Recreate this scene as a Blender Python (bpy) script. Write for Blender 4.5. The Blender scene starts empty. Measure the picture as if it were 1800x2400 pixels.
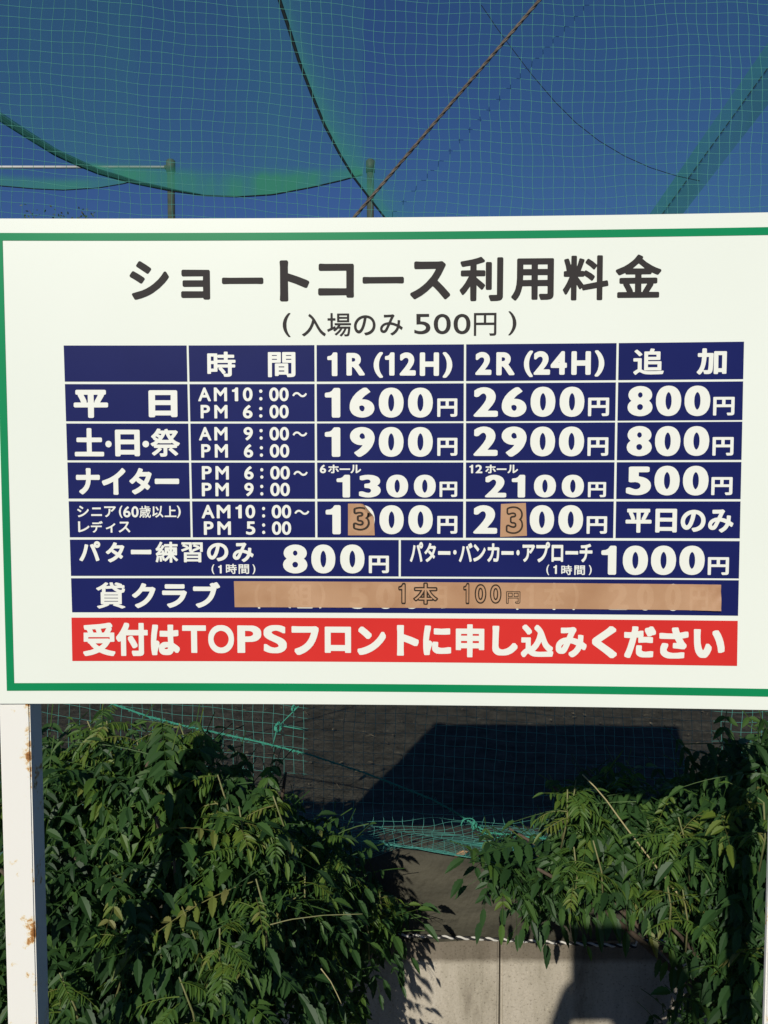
import bpy, bmesh, math, random
import numpy as np
from mathutils import Vector, Matrix, noise
from mathutils.geometry import delaunay_2d_cdt

rad = math.radians
scene = bpy.context.scene
col = scene.collection

# ------------------------------------------------------------------ camera, sky, sun, exposure
cam = bpy.data.cameras.new("camera")
cam.sensor_fit = 'VERTICAL'; cam.sensor_height = 36; cam.lens = 30.45
cam.clip_start = 0.005; cam.clip_end = 2000
camo = bpy.data.objects.new("camera", cam); col.objects.link(camo)
camo.location = (0, 0, 1.55); camo.rotation_euler = (rad(90 - 3.457), 0, 0)
scene.camera = camo

SUN_ELEV, SUN_AZ = rad(28.4), rad(15.75)          # the light travels to +y, a little to +x, and down
w = bpy.data.worlds.new("World"); scene.world = w; w.use_nodes = True
nt = w.node_tree; nt.nodes.clear()
sky = nt.nodes.new('ShaderNodeTexSky'); sky.sky_type = 'NISHITA'; sky.sun_disc = False
sky.sun_elevation = SUN_ELEV; sky.sun_rotation = math.pi + SUN_AZ
sky.altitude = 300; sky.air_density = 1.0; sky.dust_density = 0.3; sky.ozone_density = 3.0
bg = nt.nodes.new('ShaderNodeBackground'); bg.inputs[1].default_value = 0.053
out = nt.nodes.new('ShaderNodeOutputWorld')
tnt = nt.nodes.new('ShaderNodeMixRGB'); tnt.blend_type = 'MULTIPLY'; tnt.inputs[0].default_value = 1; tnt.inputs[2].default_value = (.40, .56, .90, 1)   # clear, deep autumn blue
nt.links.new(sky.outputs[0], tnt.inputs[1]); nt.links.new(tnt.outputs[0], bg.inputs[0]); nt.links.new(bg.outputs[0], out.inputs[0])

sl = bpy.data.lights.new("sun", 'SUN'); sl.energy = 3.95; sl.angle = rad(0.5); sl.color = (1.0, 0.95, 0.86)
so = bpy.data.objects.new("sun", sl); col.objects.link(so)
sd = Vector((math.sin(SUN_AZ) * math.cos(SUN_ELEV), math.cos(SUN_AZ) * math.cos(SUN_ELEV), -math.sin(SUN_ELEV)))
so.rotation_euler = sd.to_track_quat('-Z', 'Y').to_euler(); so.location = (-1, -6, 6)

vs = scene.view_settings
vs.view_transform = 'Standard'; vs.look = 'None'; vs.exposure = 0; vs.gamma = 1; vs.use_curve_mapping = False

# ------------------------------------------------------------------ helpers
def link(name, me, parent=None, mats=()):
    o = bpy.data.objects.new(name, me); col.objects.link(o)
    for m in mats: me.materials.append(m)
    if parent is not None: o.parent = parent
    return o

def mesh(name, verts, faces, mat, parent=None, smooth=False, attr=None):
    me = bpy.data.meshes.new(name); me.from_pydata([tuple(v) for v in verts], [], [tuple(f) for f in faces])
    if smooth: me.polygons.foreach_set("use_smooth", [True] * len(me.polygons))
    if attr:
        for k, vals in attr.items():
            a = me.attributes.new(k, 'FLOAT', 'POINT'); a.data.foreach_set("value", np.asarray(vals, dtype=np.float32))
    me.update()
    return link(name, me, parent, mat if isinstance(mat, (list, tuple)) else (mat,))

def tag(o, label=None, cat=None, group=None, kind=None):
    if label: o["label"] = label
    if cat: o["category"] = cat
    if group: o["group"] = group
    if kind: o["kind"] = kind
    return o

def empty(name, loc=(0, 0, 0)):
    o = bpy.data.objects.new(name, None); col.objects.link(o); o.location = loc; o.empty_display_size = .1
    return o

def child(o, root):
    """parent o to root keeping the world place of its mesh"""
    o.parent = root; o.matrix_parent_inverse = Matrix.Translation(root.location).inverted()
    return o

class MB:
    def __init__(s): s.v = []; s.f = []; s.a = []
    def add(s, verts, faces, a=0.0):
        n = len(s.v); s.v += [tuple(p) for p in verts]; s.f += [tuple(i + n for i in q) for q in faces]; s.a += [a] * len(verts)
    def box(s, x0, y0, z0, x1, y1, z1):
        s.add([(x0, y0, z0), (x1, y0, z0), (x1, y1, z0), (x0, y1, z0), (x0, y0, z1), (x1, y0, z1), (x1, y1, z1), (x0, y1, z1)],
              [(0, 3, 2, 1), (4, 5, 6, 7), (0, 1, 5, 4), (1, 2, 6, 5), (2, 3, 7, 6), (3, 0, 4, 7)])
    def tube(s, pts, r, n=6, cap=True, a=0.0):
        pts = [Vector(p) for p in pts]; rs = r if isinstance(r, (list, tuple)) else [r] * len(pts)
        V = []; F = []; prev = None
        for i, p in enumerate(pts):
            d = (pts[min(i + 1, len(pts) - 1)] - pts[max(i - 1, 0)]).normalized()
            if prev is None: u = d.orthogonal().normalized()
            else: u = (prev - d * prev.dot(d)).normalized()
            prev = u; b = d.cross(u)
            for k in range(n):
                t = 2 * math.pi * k / n
                V.append(p + (u * math.cos(t) + b * math.sin(t)) * rs[i])
        for i in range(len(pts) - 1):
            for k in range(n):
                F.append((i * n + k, i * n + (k + 1) % n, (i + 1) * n + (k + 1) % n, (i + 1) * n + k))
        if cap: F.append(tuple(range(n - 1, -1, -1))); F.append(tuple(range((len(pts) - 1) * n, len(pts) * n)))
        s.add(V, F, a)
    def build(s, name, mat, parent=None, smooth=False, attr=None):
        return mesh(name, s.v, s.f, mat, parent, smooth, {attr: s.a} if attr else None)

def mat(name, base=(.5, .5, .5), rough=.6, spec=.5):
    m = bpy.data.materials.new(name); m.use_nodes = True
    b = m.node_tree.nodes["Principled BSDF"]
    b.inputs["Base Color"].default_value = (*base, 1); b.inputs["Roughness"].default_value = rough
    b.inputs["Specular IOR Level"].default_value = spec
    return m, m.node_tree, b

def N(nt, typ, **kw):
    n = nt.nodes.new(typ)
    for k, v in kw.items():
        if k.startswith('i_'): n.inputs[k[2:]].default_value = v
        else: setattr(n, k, v)
    return n

def ramp(nt, src, stops):
    r = nt.nodes.new('ShaderNodeValToRGB'); e = r.color_ramp.elements
    while len(e) < len(stops): e.new(.5)
    for q, (p, c) in zip(e, stops): q.position = p; q.color = (*c, 1) if len(c) == 3 else c
    nt.links.new(src, r.inputs[0]); return r

def noisy(name, stops, scale, rough=.85, detail=8, bump=0.0, bscale=None, spec=.3, stretch=(1, 1, 1), dist=0.0):
    m, t, b = mat(name, rough=rough, spec=spec)
    tc = N(t, 'ShaderNodeTexCoord'); mp = N(t, 'ShaderNodeMapping'); mp.inputs['Scale'].default_value = stretch
    t.links.new(tc.outputs['Object'], mp.inputs[0])
    n = N(t, 'ShaderNodeTexNoise'); n.inputs['Scale'].default_value = scale; n.inputs['Detail'].default_value = detail
    n.inputs['Roughness'].default_value = .62; n.inputs['Distortion'].default_value = dist
    t.links.new(mp.outputs[0], n.inputs['Vector'])
    r = ramp(t, n.outputs['Fac'], stops); t.links.new(r.outputs[0], b.inputs['Base Color'])
    if bump:
        n2 = N(t, 'ShaderNodeTexNoise'); n2.inputs['Scale'].default_value = bscale or scale * 3; n2.inputs['Detail'].default_value = 6
        t.links.new(tc.outputs['Object'], n2.inputs['Vector'])
        bp = N(t, 'ShaderNodeBump'); bp.inputs['Strength'].default_value = bump; bp.inputs['Distance'].default_value = .01
        t.links.new(n2.outputs['Fac'], bp.inputs['Height']); t.links.new(bp.outputs[0], b.inputs['Normal'])
    return m, t, b, r

# ------------------------------------------------------------------ sign lettering: outlines, places (m in the plane of the board)
GLYPHS = [
"282,995 256,999 229,982 172,894 170,875 177,857 438,678 456,674 480,682 546,774 551,802 543,820 429,903|108,737 84,740 57,721 3,636 0,618 5,600 20,584 133,517 265,428 283,421 311,426 380,526 383,544 374,569 265,644|921,728 900,733 873,721 805,618 729,526 610,416 509,342 420,289 311,240 66,167 53,149 53,121 111,17 138,0 184,7 302,41 429,90 510,130 592,179 755,302 888,434 955,518 996,581 999,600 993,618 940,710",
"962,992 78,999 53,994 33,980 19,945 19,827 36,792 66,776 756,780 761,768 756,645 91,645 66,628 54,603 54,474 66,447 91,430 116,427 756,430 761,285 744,277 41,280 16,265 1,238 0,109 16,73 53,56 744,59 756,56 778,15 806,1 944,0 982,16 999,50 998,945 990,968",
"970,988 205,971 39,999 13,942 2,849 0,197 13,58 39,0 177,28 830,29 959,0 986,62 999,197 999,802 986,937",
"256,995 233,999 44,997 16,985 0,958 13,831 13,175 2,39 22,11 57,0 233,0 271,11 288,29 279,485 287,491 530,430 855,330 882,327 909,331 935,348 999,457 998,476 983,494 909,522 620,603 281,685 279,840 291,958 283,976",
"968,990 201,991 65,999 34,987 18,959 17,834 30,803 55,788 777,791 787,782 787,283 777,274 34,280 13,266 1,242 0,117 13,83 44,68 777,73 785,65 792,23 819,2 955,0 984,13 999,44 994,179 998,948 986,977",
"810,991 790,999 698,989 258,989 139,997 109,981 99,951 100,832 112,806 130,795 625,799 640,793 591,694 530,595 405,446 322,368 231,295 131,230 20,174 7,160 0,141 6,111 93,12 112,6 130,9 287,101 424,210 561,345 597,314 698,203 854,7 881,0 899,7 990,91 999,121 988,150 839,328 681,496 774,655 884,892 885,912 878,931",
"504,994 484,999 399,971 281,941 44,900 27,893 18,879 16,863 43,797 61,780 78,778 239,802 245,797 243,699 53,696 37,690 27,679 24,592 36,570 53,563 205,563 210,559 129,413 61,322 6,264 0,247 4,231 53,151 70,143 87,145 146,205 241,337 245,34 256,10 272,2 365,4 386,26 390,362 492,264 509,259 534,272 587,354 575,378 387,534 386,559 391,563 560,563 577,569 589,584 590,666 586,682 577,691 560,696 388,699 388,830 534,873 560,882 574,896 578,912 571,928|989,978 965,986 881,985 867,978 857,961 856,140 695,138 678,130 669,116 669,99 700,17 720,0 864,3 931,15 963,34 977,50 995,91 999,953|722,879 627,883 610,877 598,855 598,288 608,264 627,255 712,256 729,264 738,280 738,855",
"974,998 168,999 142,990 132,963 131,526 120,378 100,282 82,229 40,151 2,98 0,81 9,63 80,4 98,0 115,7 167,72 205,142 234,220 264,339 465,341 475,334 477,37 500,16 605,18 617,28 623,46 623,334 631,341 841,341 853,334 853,159 841,154 683,156 666,150 653,133 653,116 683,31 692,19 710,12 849,14 919,25 963,47 987,81 995,107 999,151 999,963 990,989|849,854 849,745 631,745 623,753 624,849 631,855|474,852 474,745 281,745 281,854|849,600 849,485 631,484 623,491 624,596 631,602|474,598 474,487 290,484 281,484 276,491 281,600",
"854,996 770,999 754,994 746,985 742,971 742,799 738,791 657,863 560,926 535,917 495,861 490,840 500,823 592,758 665,689 681,686 694,692 738,753 740,750 742,405 455,349 329,520 333,526 447,527 463,536 471,551 544,503 616,443 632,435 657,447 696,511 699,528 689,546 632,593 511,666 487,664 471,644 447,654 390,657 469,881 470,897 463,912 382,937 358,929 309,759 304,782 304,971 296,988 285,995 204,996 188,989 181,979 179,815 172,791 142,889 123,928 99,933 42,918 27,906 23,889 60,766 78,659 75,655 34,652 18,636 18,544 37,528 139,526 145,520 89,388 42,302 5,248 0,232 45,142 59,132 75,132 89,142 105,166 172,291 175,290 179,273 179,27 188,7 204,0 277,0 293,6 303,18 304,331 309,346 359,257 374,248 390,250 414,275 422,266 430,232 447,220 738,270 742,265 743,18 754,5 770,0 843,0 863,10 869,27 869,290 875,296 980,315 991,322 999,339 986,421 972,437 956,440 875,425 870,429 869,971 863,988",
"517,993 497,999 480,993 409,900 369,860 281,789 180,726 18,656 4,643 0,626 5,610 60,535 74,526 98,529 209,578 217,554 233,543 417,542 427,535 425,465 114,463 90,452 83,435 83,360 87,343 106,330 172,327 169,302 223,202 251,135 66,134 50,128 39,110 38,27 46,10 57,2 927,0 943,3 959,19 960,110 943,132 734,135 828,293 831,310 827,327 887,329 911,343 915,360 915,435 908,452 887,463 568,464 565,535 576,542 760,542 777,552 792,583 879,541 919,529 935,536 994,610 999,626 995,643 983,655 887,693 800,737 672,821 581,901 597,934 586,959|504,794 632,685 616,677 377,680 375,685 497,794|688,329 691,327 685,310 601,160 594,135 568,134 566,327|425,329 426,135 385,134 383,160 367,202 302,327",
"978,999 736,999 594,957 379,872 262,813 125,720 26,610 0,551 0,450 26,391 115,289 193,230 360,137 478,87 713,8 773,0 951,0 999,11 724,146 555,281 485,391 471,560 511,661 596,762 785,889 993,982",
"334,999 321,999 267,920 271,909 366,824 435,737 386,562 322,413 237,283 136,178 76,133 4,90 0,72 85,0 157,46 263,137 356,249 404,326 472,466 516,593 636,352 719,214 760,160 817,98 871,52 939,6 956,7 999,107 997,116 897,193 822,273 760,361 567,730 506,824 425,920",
"232,999 145,997 143,784 137,778 26,778 19,767 19,690 26,683 137,683 143,672 143,363 0,294 29,208 35,202 43,202 323,342 331,337 251,277 255,266 315,216 383,267 459,339 542,337 494,268 442,211 374,151 315,111 312,105 317,97 374,46 442,96 522,174 578,243 637,338 722,337 681,251 638,183 590,122 519,56 526,45 586,0 646,54 717,148 764,234 807,337 866,339 875,337 863,217 851,148 837,105 816,88 714,92 707,79 731,9 832,8 883,21 903,36 921,62 943,137 965,320 972,415 968,422 527,423 527,432 552,476 561,481 994,482 999,492 999,561 985,568 323,568 314,561 314,492 318,483 442,481 452,475 415,423 366,369 357,380 340,443 332,445 239,402 236,681 340,683 349,688 350,767 340,778 247,778 235,784|921,973 909,978 425,977 418,965 418,621 423,612 918,612 923,621|824,900 831,896 831,887 830,836 824,832 507,836 510,900|824,757 831,750 831,698 824,690 510,690 507,698 510,756|340,347 332,342 331,346",
"582,995 533,999 447,992 362,970 286,937 217,892 154,836 106,778 59,702 26,623 7,540 0,457 11,344 27,282 67,199 99,158 154,115 220,97 258,101 296,115 360,168 416,251 468,364 514,509 550,664 583,861 589,869 675,846 722,821 764,788 817,723 845,667 862,613 873,520 870,457 858,395 838,344 808,292 750,228 703,194 627,156 476,122 472,106 526,13 542,0 627,17 703,43 769,76 826,115 881,168 921,220 954,282 980,354 992,416 999,509 993,592 980,654 950,737 916,799 876,850 817,906 760,943 694,972|447,864 455,861 455,850 426,675 393,540 358,426 323,344 283,282 249,252 211,250 180,271 156,302 132,364 125,406 125,520 154,617 213,716 261,768 353,832",
"575,999 500,986 287,975 180,979 169,970 172,865 180,854 465,870 474,865 376,630 260,609 162,568 108,529 43,453 20,405 6,357 0,290 15,213 37,176 64,149 117,122 162,117 215,126 269,158 307,203 334,251 447,512 536,496 607,474 717,424 734,414 738,405 698,309 625,208 554,147 454,88 456,69 536,0 634,58 732,150 788,232 838,347 936,266 945,261 959,271 999,370 999,386 868,481 887,664 890,702 883,714 785,727 775,721 770,568 767,544 758,537 634,588 493,625 587,846 639,932 634,949|322,511 322,501 270,376 215,275 192,251 171,242 144,244 126,256 112,280 109,328 119,366 145,414 171,443 224,480 269,499",
"914,992 884,999 145,999 128,992 135,480 365,490 445,485 565,461 631,434 680,400 715,355 723,309 697,252 645,209 545,169 465,153 385,148 265,156 145,179 25,217 5,216 0,70 12,59 245,9 365,0 525,3 625,17 764,56 844,94 931,161 973,218 999,320 970,423 899,503 824,550 685,601 585,620 405,630 380,639 382,855 904,858 914,867",
"601,991 502,999 413,993 324,972 200,912 133,856 87,800 27,676 6,586 0,497 21,340 51,261 129,148 191,93 270,48 413,6 502,0 591,6 675,25 751,56 822,100 914,194 954,261 999,418 998,586 977,676 918,800 871,856 804,912 733,952|556,846 595,833 651,800 714,721 748,620 757,441 735,328 689,239 658,205 609,172 556,153 502,147 431,158 378,181 342,209 294,272 255,384 247,564 271,676 291,721 342,790 386,822 449,846 502,852",
"999,991 985,999 0,995 0,2 96,0 103,12 105,474 889,474 894,464 892,113 870,102 688,103 681,95 714,12 727,2 899,8 937,17 966,32 987,58 999,122|889,900 894,889 892,575 545,574 545,900|440,899 440,575 105,573 104,899",
"259,993 224,999 39,999 0,993 292,856 465,719 535,608 549,438 507,335 418,233 222,105 6,11 6,2 39,0 224,0 255,5 484,79 609,130 718,184 869,284 963,386 992,446 999,506 966,608 863,719 793,771 619,865 496,916",
"706,997 614,999 597,991 590,972 589,879 393,876 376,869 359,849 359,775 368,773 376,760 393,753 589,752 589,676 359,676 359,907 351,923 342,929 28,931 8,923 0,907 0,149 2,133 11,122 28,117 104,117 121,124 130,141 130,199 342,203 359,224 359,363 427,368 438,363 398,339 394,314 476,215 533,125 546,116 563,115 566,92 593,18 606,3 691,0 776,7 827,27 850,51 862,84 864,117 865,363 869,368 971,370 984,380 988,396 988,462 983,479 963,490 869,490 864,495 864,544 869,553 971,553 988,558 999,577 999,651 991,668 971,676 725,676 725,752 929,753 943,758 954,775 954,849 946,868 929,876 725,879 724,972 718,989|223,806 229,800 227,635 130,635 130,800 138,807|725,553 730,544 730,495 725,490 368,490 359,495 359,553|223,508 229,503 229,330 223,325 138,324 130,330 130,503 138,508|725,368 730,355 730,133 725,124 597,128 594,133 645,166 649,191 602,265 517,363 529,368",
"991,990 967,999 548,999 525,990 517,973 517,603 521,586 530,577 548,572 853,569 851,139 738,139 736,518 724,543 703,549 275,548 257,535 253,518 253,70 266,50 284,46 366,46 386,62 394,100 667,100 680,79 705,10 721,1 758,1 858,4 913,12 958,32 978,53 996,96 999,139 999,965|464,990 439,999 30,999 11,993 2,982 0,27 6,10 20,1 121,0 143,19 145,569 157,574 448,575 471,595 472,973|849,881 853,870 849,847 667,846 657,853 658,880|330,881 330,848 157,846 145,853 148,881|849,731 853,724 849,691 667,691 657,698 658,728 667,731|330,730 330,693 157,692 145,698 148,730|594,428 594,386 391,389 389,423 394,429|594,268 594,221 403,220 389,225 394,268",
"957,988 888,999 615,997 560,977 446,895 299,853 68,838 27,824 3,802 0,725 15,703 47,686 89,678 425,677 446,670 448,46 482,13 531,0 910,0 973,18 998,46 999,944 990,966",
"438,994 65,999 26,989 0,962 1,34 26,10 65,0 237,1 284,23 296,55 296,378 316,385 370,368 448,305 699,12 739,0 963,5 999,34 999,76 754,368 657,472 730,535 773,608 788,702 782,754 764,806 713,879 659,922 554,971|395,775 448,760 468,743 482,702 475,660 456,639 422,622 382,614 303,611 296,618 296,775 303,780",
"936,993 875,999 656,995 510,948 409,906 231,811 108,716 26,612 1,549 0,454 23,390 60,335 158,240 243,181 413,91 628,10 704,0 923,4 976,18 999,42 976,65 769,176 664,264 596,359 562,494 581,605 661,731 776,827 994,945 994,969",
"516,994 372,999 247,980 107,932 46,901 26,880 22,695 35,674 60,658 91,650 138,655 278,742 341,762 403,768 465,759 512,733 541,695 549,653 528,576 430,457 298,333 1,85 0,34 23,13 52,3 917,0 964,10 995,38 999,178 990,199 964,219 917,229 587,230 746,375 835,478 885,571 904,674 881,777 851,829 808,875 699,945 637,969",
"962,994 776,998 752,989 734,973 724,942 724,618 715,612 281,612 275,618 275,942 265,973 244,991 208,999 51,998 15,979 0,942 0,55 5,34 23,13 63,0 208,0 244,8 263,23 275,55 275,378 281,387 293,387 715,387 724,378 724,55 736,23 764,4 788,0 945,1 988,23 999,55 999,942 990,973",
"351,993 295,999 102,998 32,985 0,961 15,938 234,819 328,739 398,644 430,549 417,398 332,264 228,176 2,50 2,34 30,15 78,3 126,0 295,0 368,10 501,57 675,137 769,192 890,287 970,391 992,446 999,502 972,605 930,668 831,763 683,858 587,906",
"825,993 798,999 710,999 656,982 18,436 0,405 3,327 18,308 48,293 519,288 531,281 533,43 559,13 592,1 798,0 842,15 866,54 866,281 872,287 960,295 986,312 999,332 995,477 960,504 872,512 866,518 866,951 856,972|519,544 529,539 531,518 504,510 488,518",
"590,999 574,999 558,985 531,892 525,887 378,887 362,879 355,867 355,183 362,172 378,165 902,167 914,175 920,192 920,488 910,510 894,516 493,516 480,521 485,562 861,563 876,571 883,587 884,859 879,875 861,886 673,888 669,892 694,958 689,975 673,986|124,958 100,956 42,914 32,900 32,884 124,787 188,711 214,705 287,760 292,785 223,867|755,764 756,686 746,682 485,682 480,686 480,760 485,767|263,628 247,633 26,633 10,628 0,612 0,529 10,513 26,508 141,508 147,496 146,216 59,158 10,115 1,101 8,76 59,6 75,0 92,6 160,76 206,107 223,103 329,43 386,26 444,18 575,12 812,17 951,23 972,35 999,126 992,147 976,155 730,139 468,139 362,158 325,175 275,208 274,604|787,398 792,389 792,290 787,285 493,284 480,290 480,389 485,398",
"301,997 211,999 186,989 174,964 173,826 169,819 52,817 35,806 27,789 26,703 40,679 60,671 169,671 156,491 135,369 117,304 71,198 5,108 0,92 10,64 77,6 94,0 111,2 127,13 169,65 211,134 231,100 244,43 253,31 269,21 336,18 411,21 461,37 502,75 526,132 537,206 546,336 556,793 545,809 528,818 328,820 327,964 319,984|976,883 603,886 587,881 572,866 567,777 568,51 578,28 593,18 679,16 704,24 717,43 720,92 846,92 851,43 862,31 879,24 971,25 987,34 996,47 999,850 995,866|846,736 846,238 720,238 718,736|403,671 395,353 387,247 375,173 361,166 253,170 228,159 226,165 260,255 292,385 313,540 321,663 328,671",
"915,995 893,999 99,999 75,992 61,978 55,961 55,859 75,831 91,825 123,823 126,783 179,664 215,554 204,548 42,548 18,539 4,520 0,503 0,418 9,392 26,378 42,373 407,373 412,367 412,45 416,28 431,9 455,0 536,0 561,7 577,26 582,45 585,372 958,373 982,384 995,401 999,503 995,520 982,538 958,548 779,548 767,554 878,783 881,817 885,823 909,826 924,834 941,859 941,961 933,980|698,824 705,817 683,757 603,588 606,554 601,549 585,549 582,817 593,824|407,824 412,817 412,554 407,548 383,548 371,554 379,588 363,647 292,817 302,824",
"950,998 56,999 35,995 13,981 0,947 0,54 6,28 24,10 56,0 185,3 211,19 222,36 224,62 238,70 763,70 771,62 781,28 817,7 945,6 967,11 988,26 999,54 999,955 986,981|763,822 771,809 767,629 226,629 228,821|763,452 771,440 771,260 763,247 238,247 224,251 228,452",
"551,997 450,999 429,989 417,972 414,671 410,666 100,665 79,654 66,629 66,537 75,517 92,505 410,501 414,496 414,169 401,164 26,161 7,144 0,119 1,36 10,16 26,3 956,0 980,7 996,27 999,128 988,150 972,161 589,164 581,169 581,496 589,502 907,505 923,516 934,537 934,621 923,652 899,665 589,666 581,671 581,956 573,981",
"565,999 356,986 158,871 60,743 0,519 20,359 134,159 261,60 484,0 643,20 841,135 939,263 999,487 979,647 865,847 738,946",
"963,996 57,999 35,996 9,978 0,953 0,45 4,28 24,8 57,0 177,2 208,20 219,67 229,70 770,70 778,63 785,28 802,14 824,6 953,6 986,22 999,54 999,953 990,978|770,827 778,814 778,633 770,625 219,629 219,825|770,455 778,443 778,253 770,242 217,244 219,453",
"284,993 245,999 229,993 184,910 148,857 86,786 26,734 19,720 26,697 83,642 91,612 159,563 159,554 83,508 10,474 0,455 5,439 59,370 75,368 107,383 110,331 124,312 265,306 164,217 46,133 38,116 44,100 107,42 132,40 253,135 375,248 381,265 373,282 321,306 431,309 437,298 437,124 431,118 318,118 306,108 303,91 334,10 345,0 439,0 504,10 537,28 554,50 562,75 566,306 658,309 671,306 611,265 613,240 828,42 842,33 854,33 925,80 937,100 931,116 853,191 716,306 885,312 898,331 901,385 925,378 942,384 998,461 999,472 990,487 869,545 812,585 764,629 848,736 915,836 933,869 927,894 861,936 836,931 601,931 583,976 561,987 486,968 475,951 477,927 334,927 343,960 339,976 326,986|512,822 553,726 626,601 618,597 391,598 387,604 469,728|747,815 753,811 748,803 691,724 642,811|375,812 350,762 342,757 258,803 261,812 269,813|196,720 276,670 278,662 253,635 161,695 188,723|723,498 801,439 804,430 812,430 196,430 205,430 205,439 277,493 310,476 691,476 707,481",
"591,995 457,999 439,993 422,977 414,951 423,862 422,742 151,740 46,745 19,735 2,711 0,595 10,568 28,554 46,550 422,551 400,426 379,373 334,297 260,222 151,154 129,124 130,97 142,77 247,0 282,2 360,53 458,142 507,204 543,266 587,382 603,453 614,553 955,550 981,560 998,586 999,702 990,724 972,739 955,744 623,740 614,746 620,951 612,977",
"897,992 870,999 842,991 756,904 666,827 592,773 489,709 361,645 259,602 28,528 10,515 0,497 3,462 50,373 67,356 93,347 259,398 481,492 485,170 478,46 488,20 509,4 648,0 676,11 690,29 695,46 689,143 688,603 898,765 982,842 999,869 998,895 988,913",
"472,999 443,999 415,982 357,863 311,796 247,720 130,614 13,534 0,508 4,483 18,466 101,407 130,400 156,407 195,433 305,519 326,483 518,365 519,356 470,317 379,257 250,194 140,156 115,136 108,111 116,86 210,10 232,0 259,2 323,26 470,95 571,159 682,248 777,179 810,172 843,187 914,263 922,280 922,305 912,322 815,398 881,500 933,601 999,762 992,796 976,811 884,859 801,850 581,851 577,855 612,914 605,948 581,967|746,680 746,669 714,601 654,504 645,504 448,618 414,627 461,680",
"963,996 209,980 37,999 10,916 0,824 0,182 17,53 46,0 209,26 960,6 987,83 999,224 998,824 987,923",
"272,992 254,999 235,992 177,906 178,878 442,700 471,705 531,792 529,821 414,902|92,725 74,731 55,723 1,640 0,611 265,440 282,435 294,440 357,534 357,555 272,617|935,716 914,723 900,716 830,611 751,516 622,396 518,321 423,266 310,215 188,174 63,145 53,136 50,117 108,12 131,0 206,18 329,57 452,108 593,188 751,307 886,440 961,534 999,592 997,611",
"881,998 250,993 126,999 107,985 103,972 102,821 112,796 126,788 879,789 891,796 901,821 900,972|984,217 154,212 21,220 0,192 0,28 21,1 154,8 860,8 974,0 993,13 999,28 999,192",
"929,993 163,988 21,999 10,993 0,973 0,854 21,832 153,839 775,839 782,834 775,824 703,735 653,684 558,610 549,596 551,576 558,566 634,503 653,495 712,536 821,646 906,755 997,894 999,924|525,765 511,773 398,773 379,761 375,745 378,596 369,487 358,427 327,338 275,258 229,212 144,153 78,123 67,109 67,89 73,79 168,0 191,1 266,47 342,105 401,169 447,238 482,318 518,467 531,646 532,745",
"976,993 914,999 749,999 694,994 557,949 364,869 256,811 118,712 35,613 8,555 0,497 32,390 114,291 186,233 277,175 447,93 678,10 749,0 942,1 988,10 999,27 749,153 622,250 526,390 510,555 547,654 627,753 802,877 995,968 995,985",
"667,991 641,999 606,993 485,938 311,836 218,766 89,626 24,508 1,432 0,293 23,228 86,142 139,99 259,41 345,17 432,4 519,0 606,5 676,17 797,57 867,94 948,164 998,261 999,347 980,400 922,475 865,518 763,566 676,588 537,600 402,594 475,669 563,733 676,796 797,849 809,862 804,884|554,412 627,390 673,357 693,314 689,271 669,239 606,200 554,188 467,187 380,214 324,261 303,304 307,379 415,411",
"598,991 500,999 399,991 333,976 266,951 185,905 124,851 74,787 19,669 0,583 0,422 17,336 46,260 120,153 183,96 266,48 333,23 399,8 500,0 583,6 670,24 750,55 820,99 915,196 953,260 999,422 999,583 983,658 919,798 867,860 800,914 683,970|533,812 576,798 616,771 668,701 705,561 705,443 684,336 645,260 586,207 533,187 500,184 435,196 399,215 334,293 301,389 293,551 318,669 377,765 449,807 500,815",
"565,994 551,999 476,999 466,994 460,780 310,779 302,784 300,943 285,952 218,952 202,946 199,935 198,784 193,779 44,779 30,767 30,700 32,691 44,684 568,684 574,624 568,617 110,617 94,612 89,599 88,355 76,254 54,170 0,61 4,52 69,2 85,6 111,44 160,156 218,117 235,124 291,221 331,330 331,338 318,348 260,360 246,355 200,237 177,197 170,204 188,347 190,515 202,522 576,522 589,515 623,363 670,229 593,153 485,78 489,61 543,5 560,5 610,38 718,132 749,86 787,44 818,21 859,3 884,0 926,9 951,26 967,50 988,111 999,195 996,212 934,250 917,250 911,237 900,128 893,106 884,101 862,111 836,137 787,212 873,355 911,447 920,473 917,485 843,506 826,502 783,397 743,323 716,397 689,515 701,522 951,522 967,528 967,610 959,616 901,620 824,683 967,685 976,700 976,767 967,778 959,779 576,779 570,784 569,792 569,826 576,836 868,838 876,851 876,910 874,918 859,925 572,927|701,684 701,664 757,624 751,618 676,618 673,683|571,473 227,474 208,464 207,397 218,383 346,380 346,111 277,109 263,103 262,86 290,19 385,23 410,33 431,52 442,103 442,380 576,386 581,397 581,456|529,355 518,360 460,339 452,321 501,229 526,162 535,151 543,149 601,174 611,187 582,263|168,201 173,195 168,185",
"780,999 741,998 727,982 704,724 684,603 659,509 626,423 582,342 524,268 459,210 380,159 273,105 275,79 345,3 362,0 406,20 529,94 600,153 679,246 688,249 793,136 890,13 916,13 987,64 999,79 996,99 937,173 750,371 796,500 823,621 844,758 863,973 855,990 846,996|189,956 90,959 72,952 66,939 65,302 50,259 0,208 4,191 50,122 63,114 81,117 169,170 468,314 479,328 454,423 433,434 213,335 202,337 202,930 199,947|407,939 389,941 318,904 307,896 301,879 403,732 470,612 494,600 577,646 585,655 588,672 513,801",
"517,996 417,999 409,995 399,978 397,135 19,132 9,126 0,109 0,20 11,4 28,0 977,0 995,11 999,109 985,130 530,135 529,517 536,525 909,526 925,544 926,632 919,650 900,657 530,659 528,978",
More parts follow.
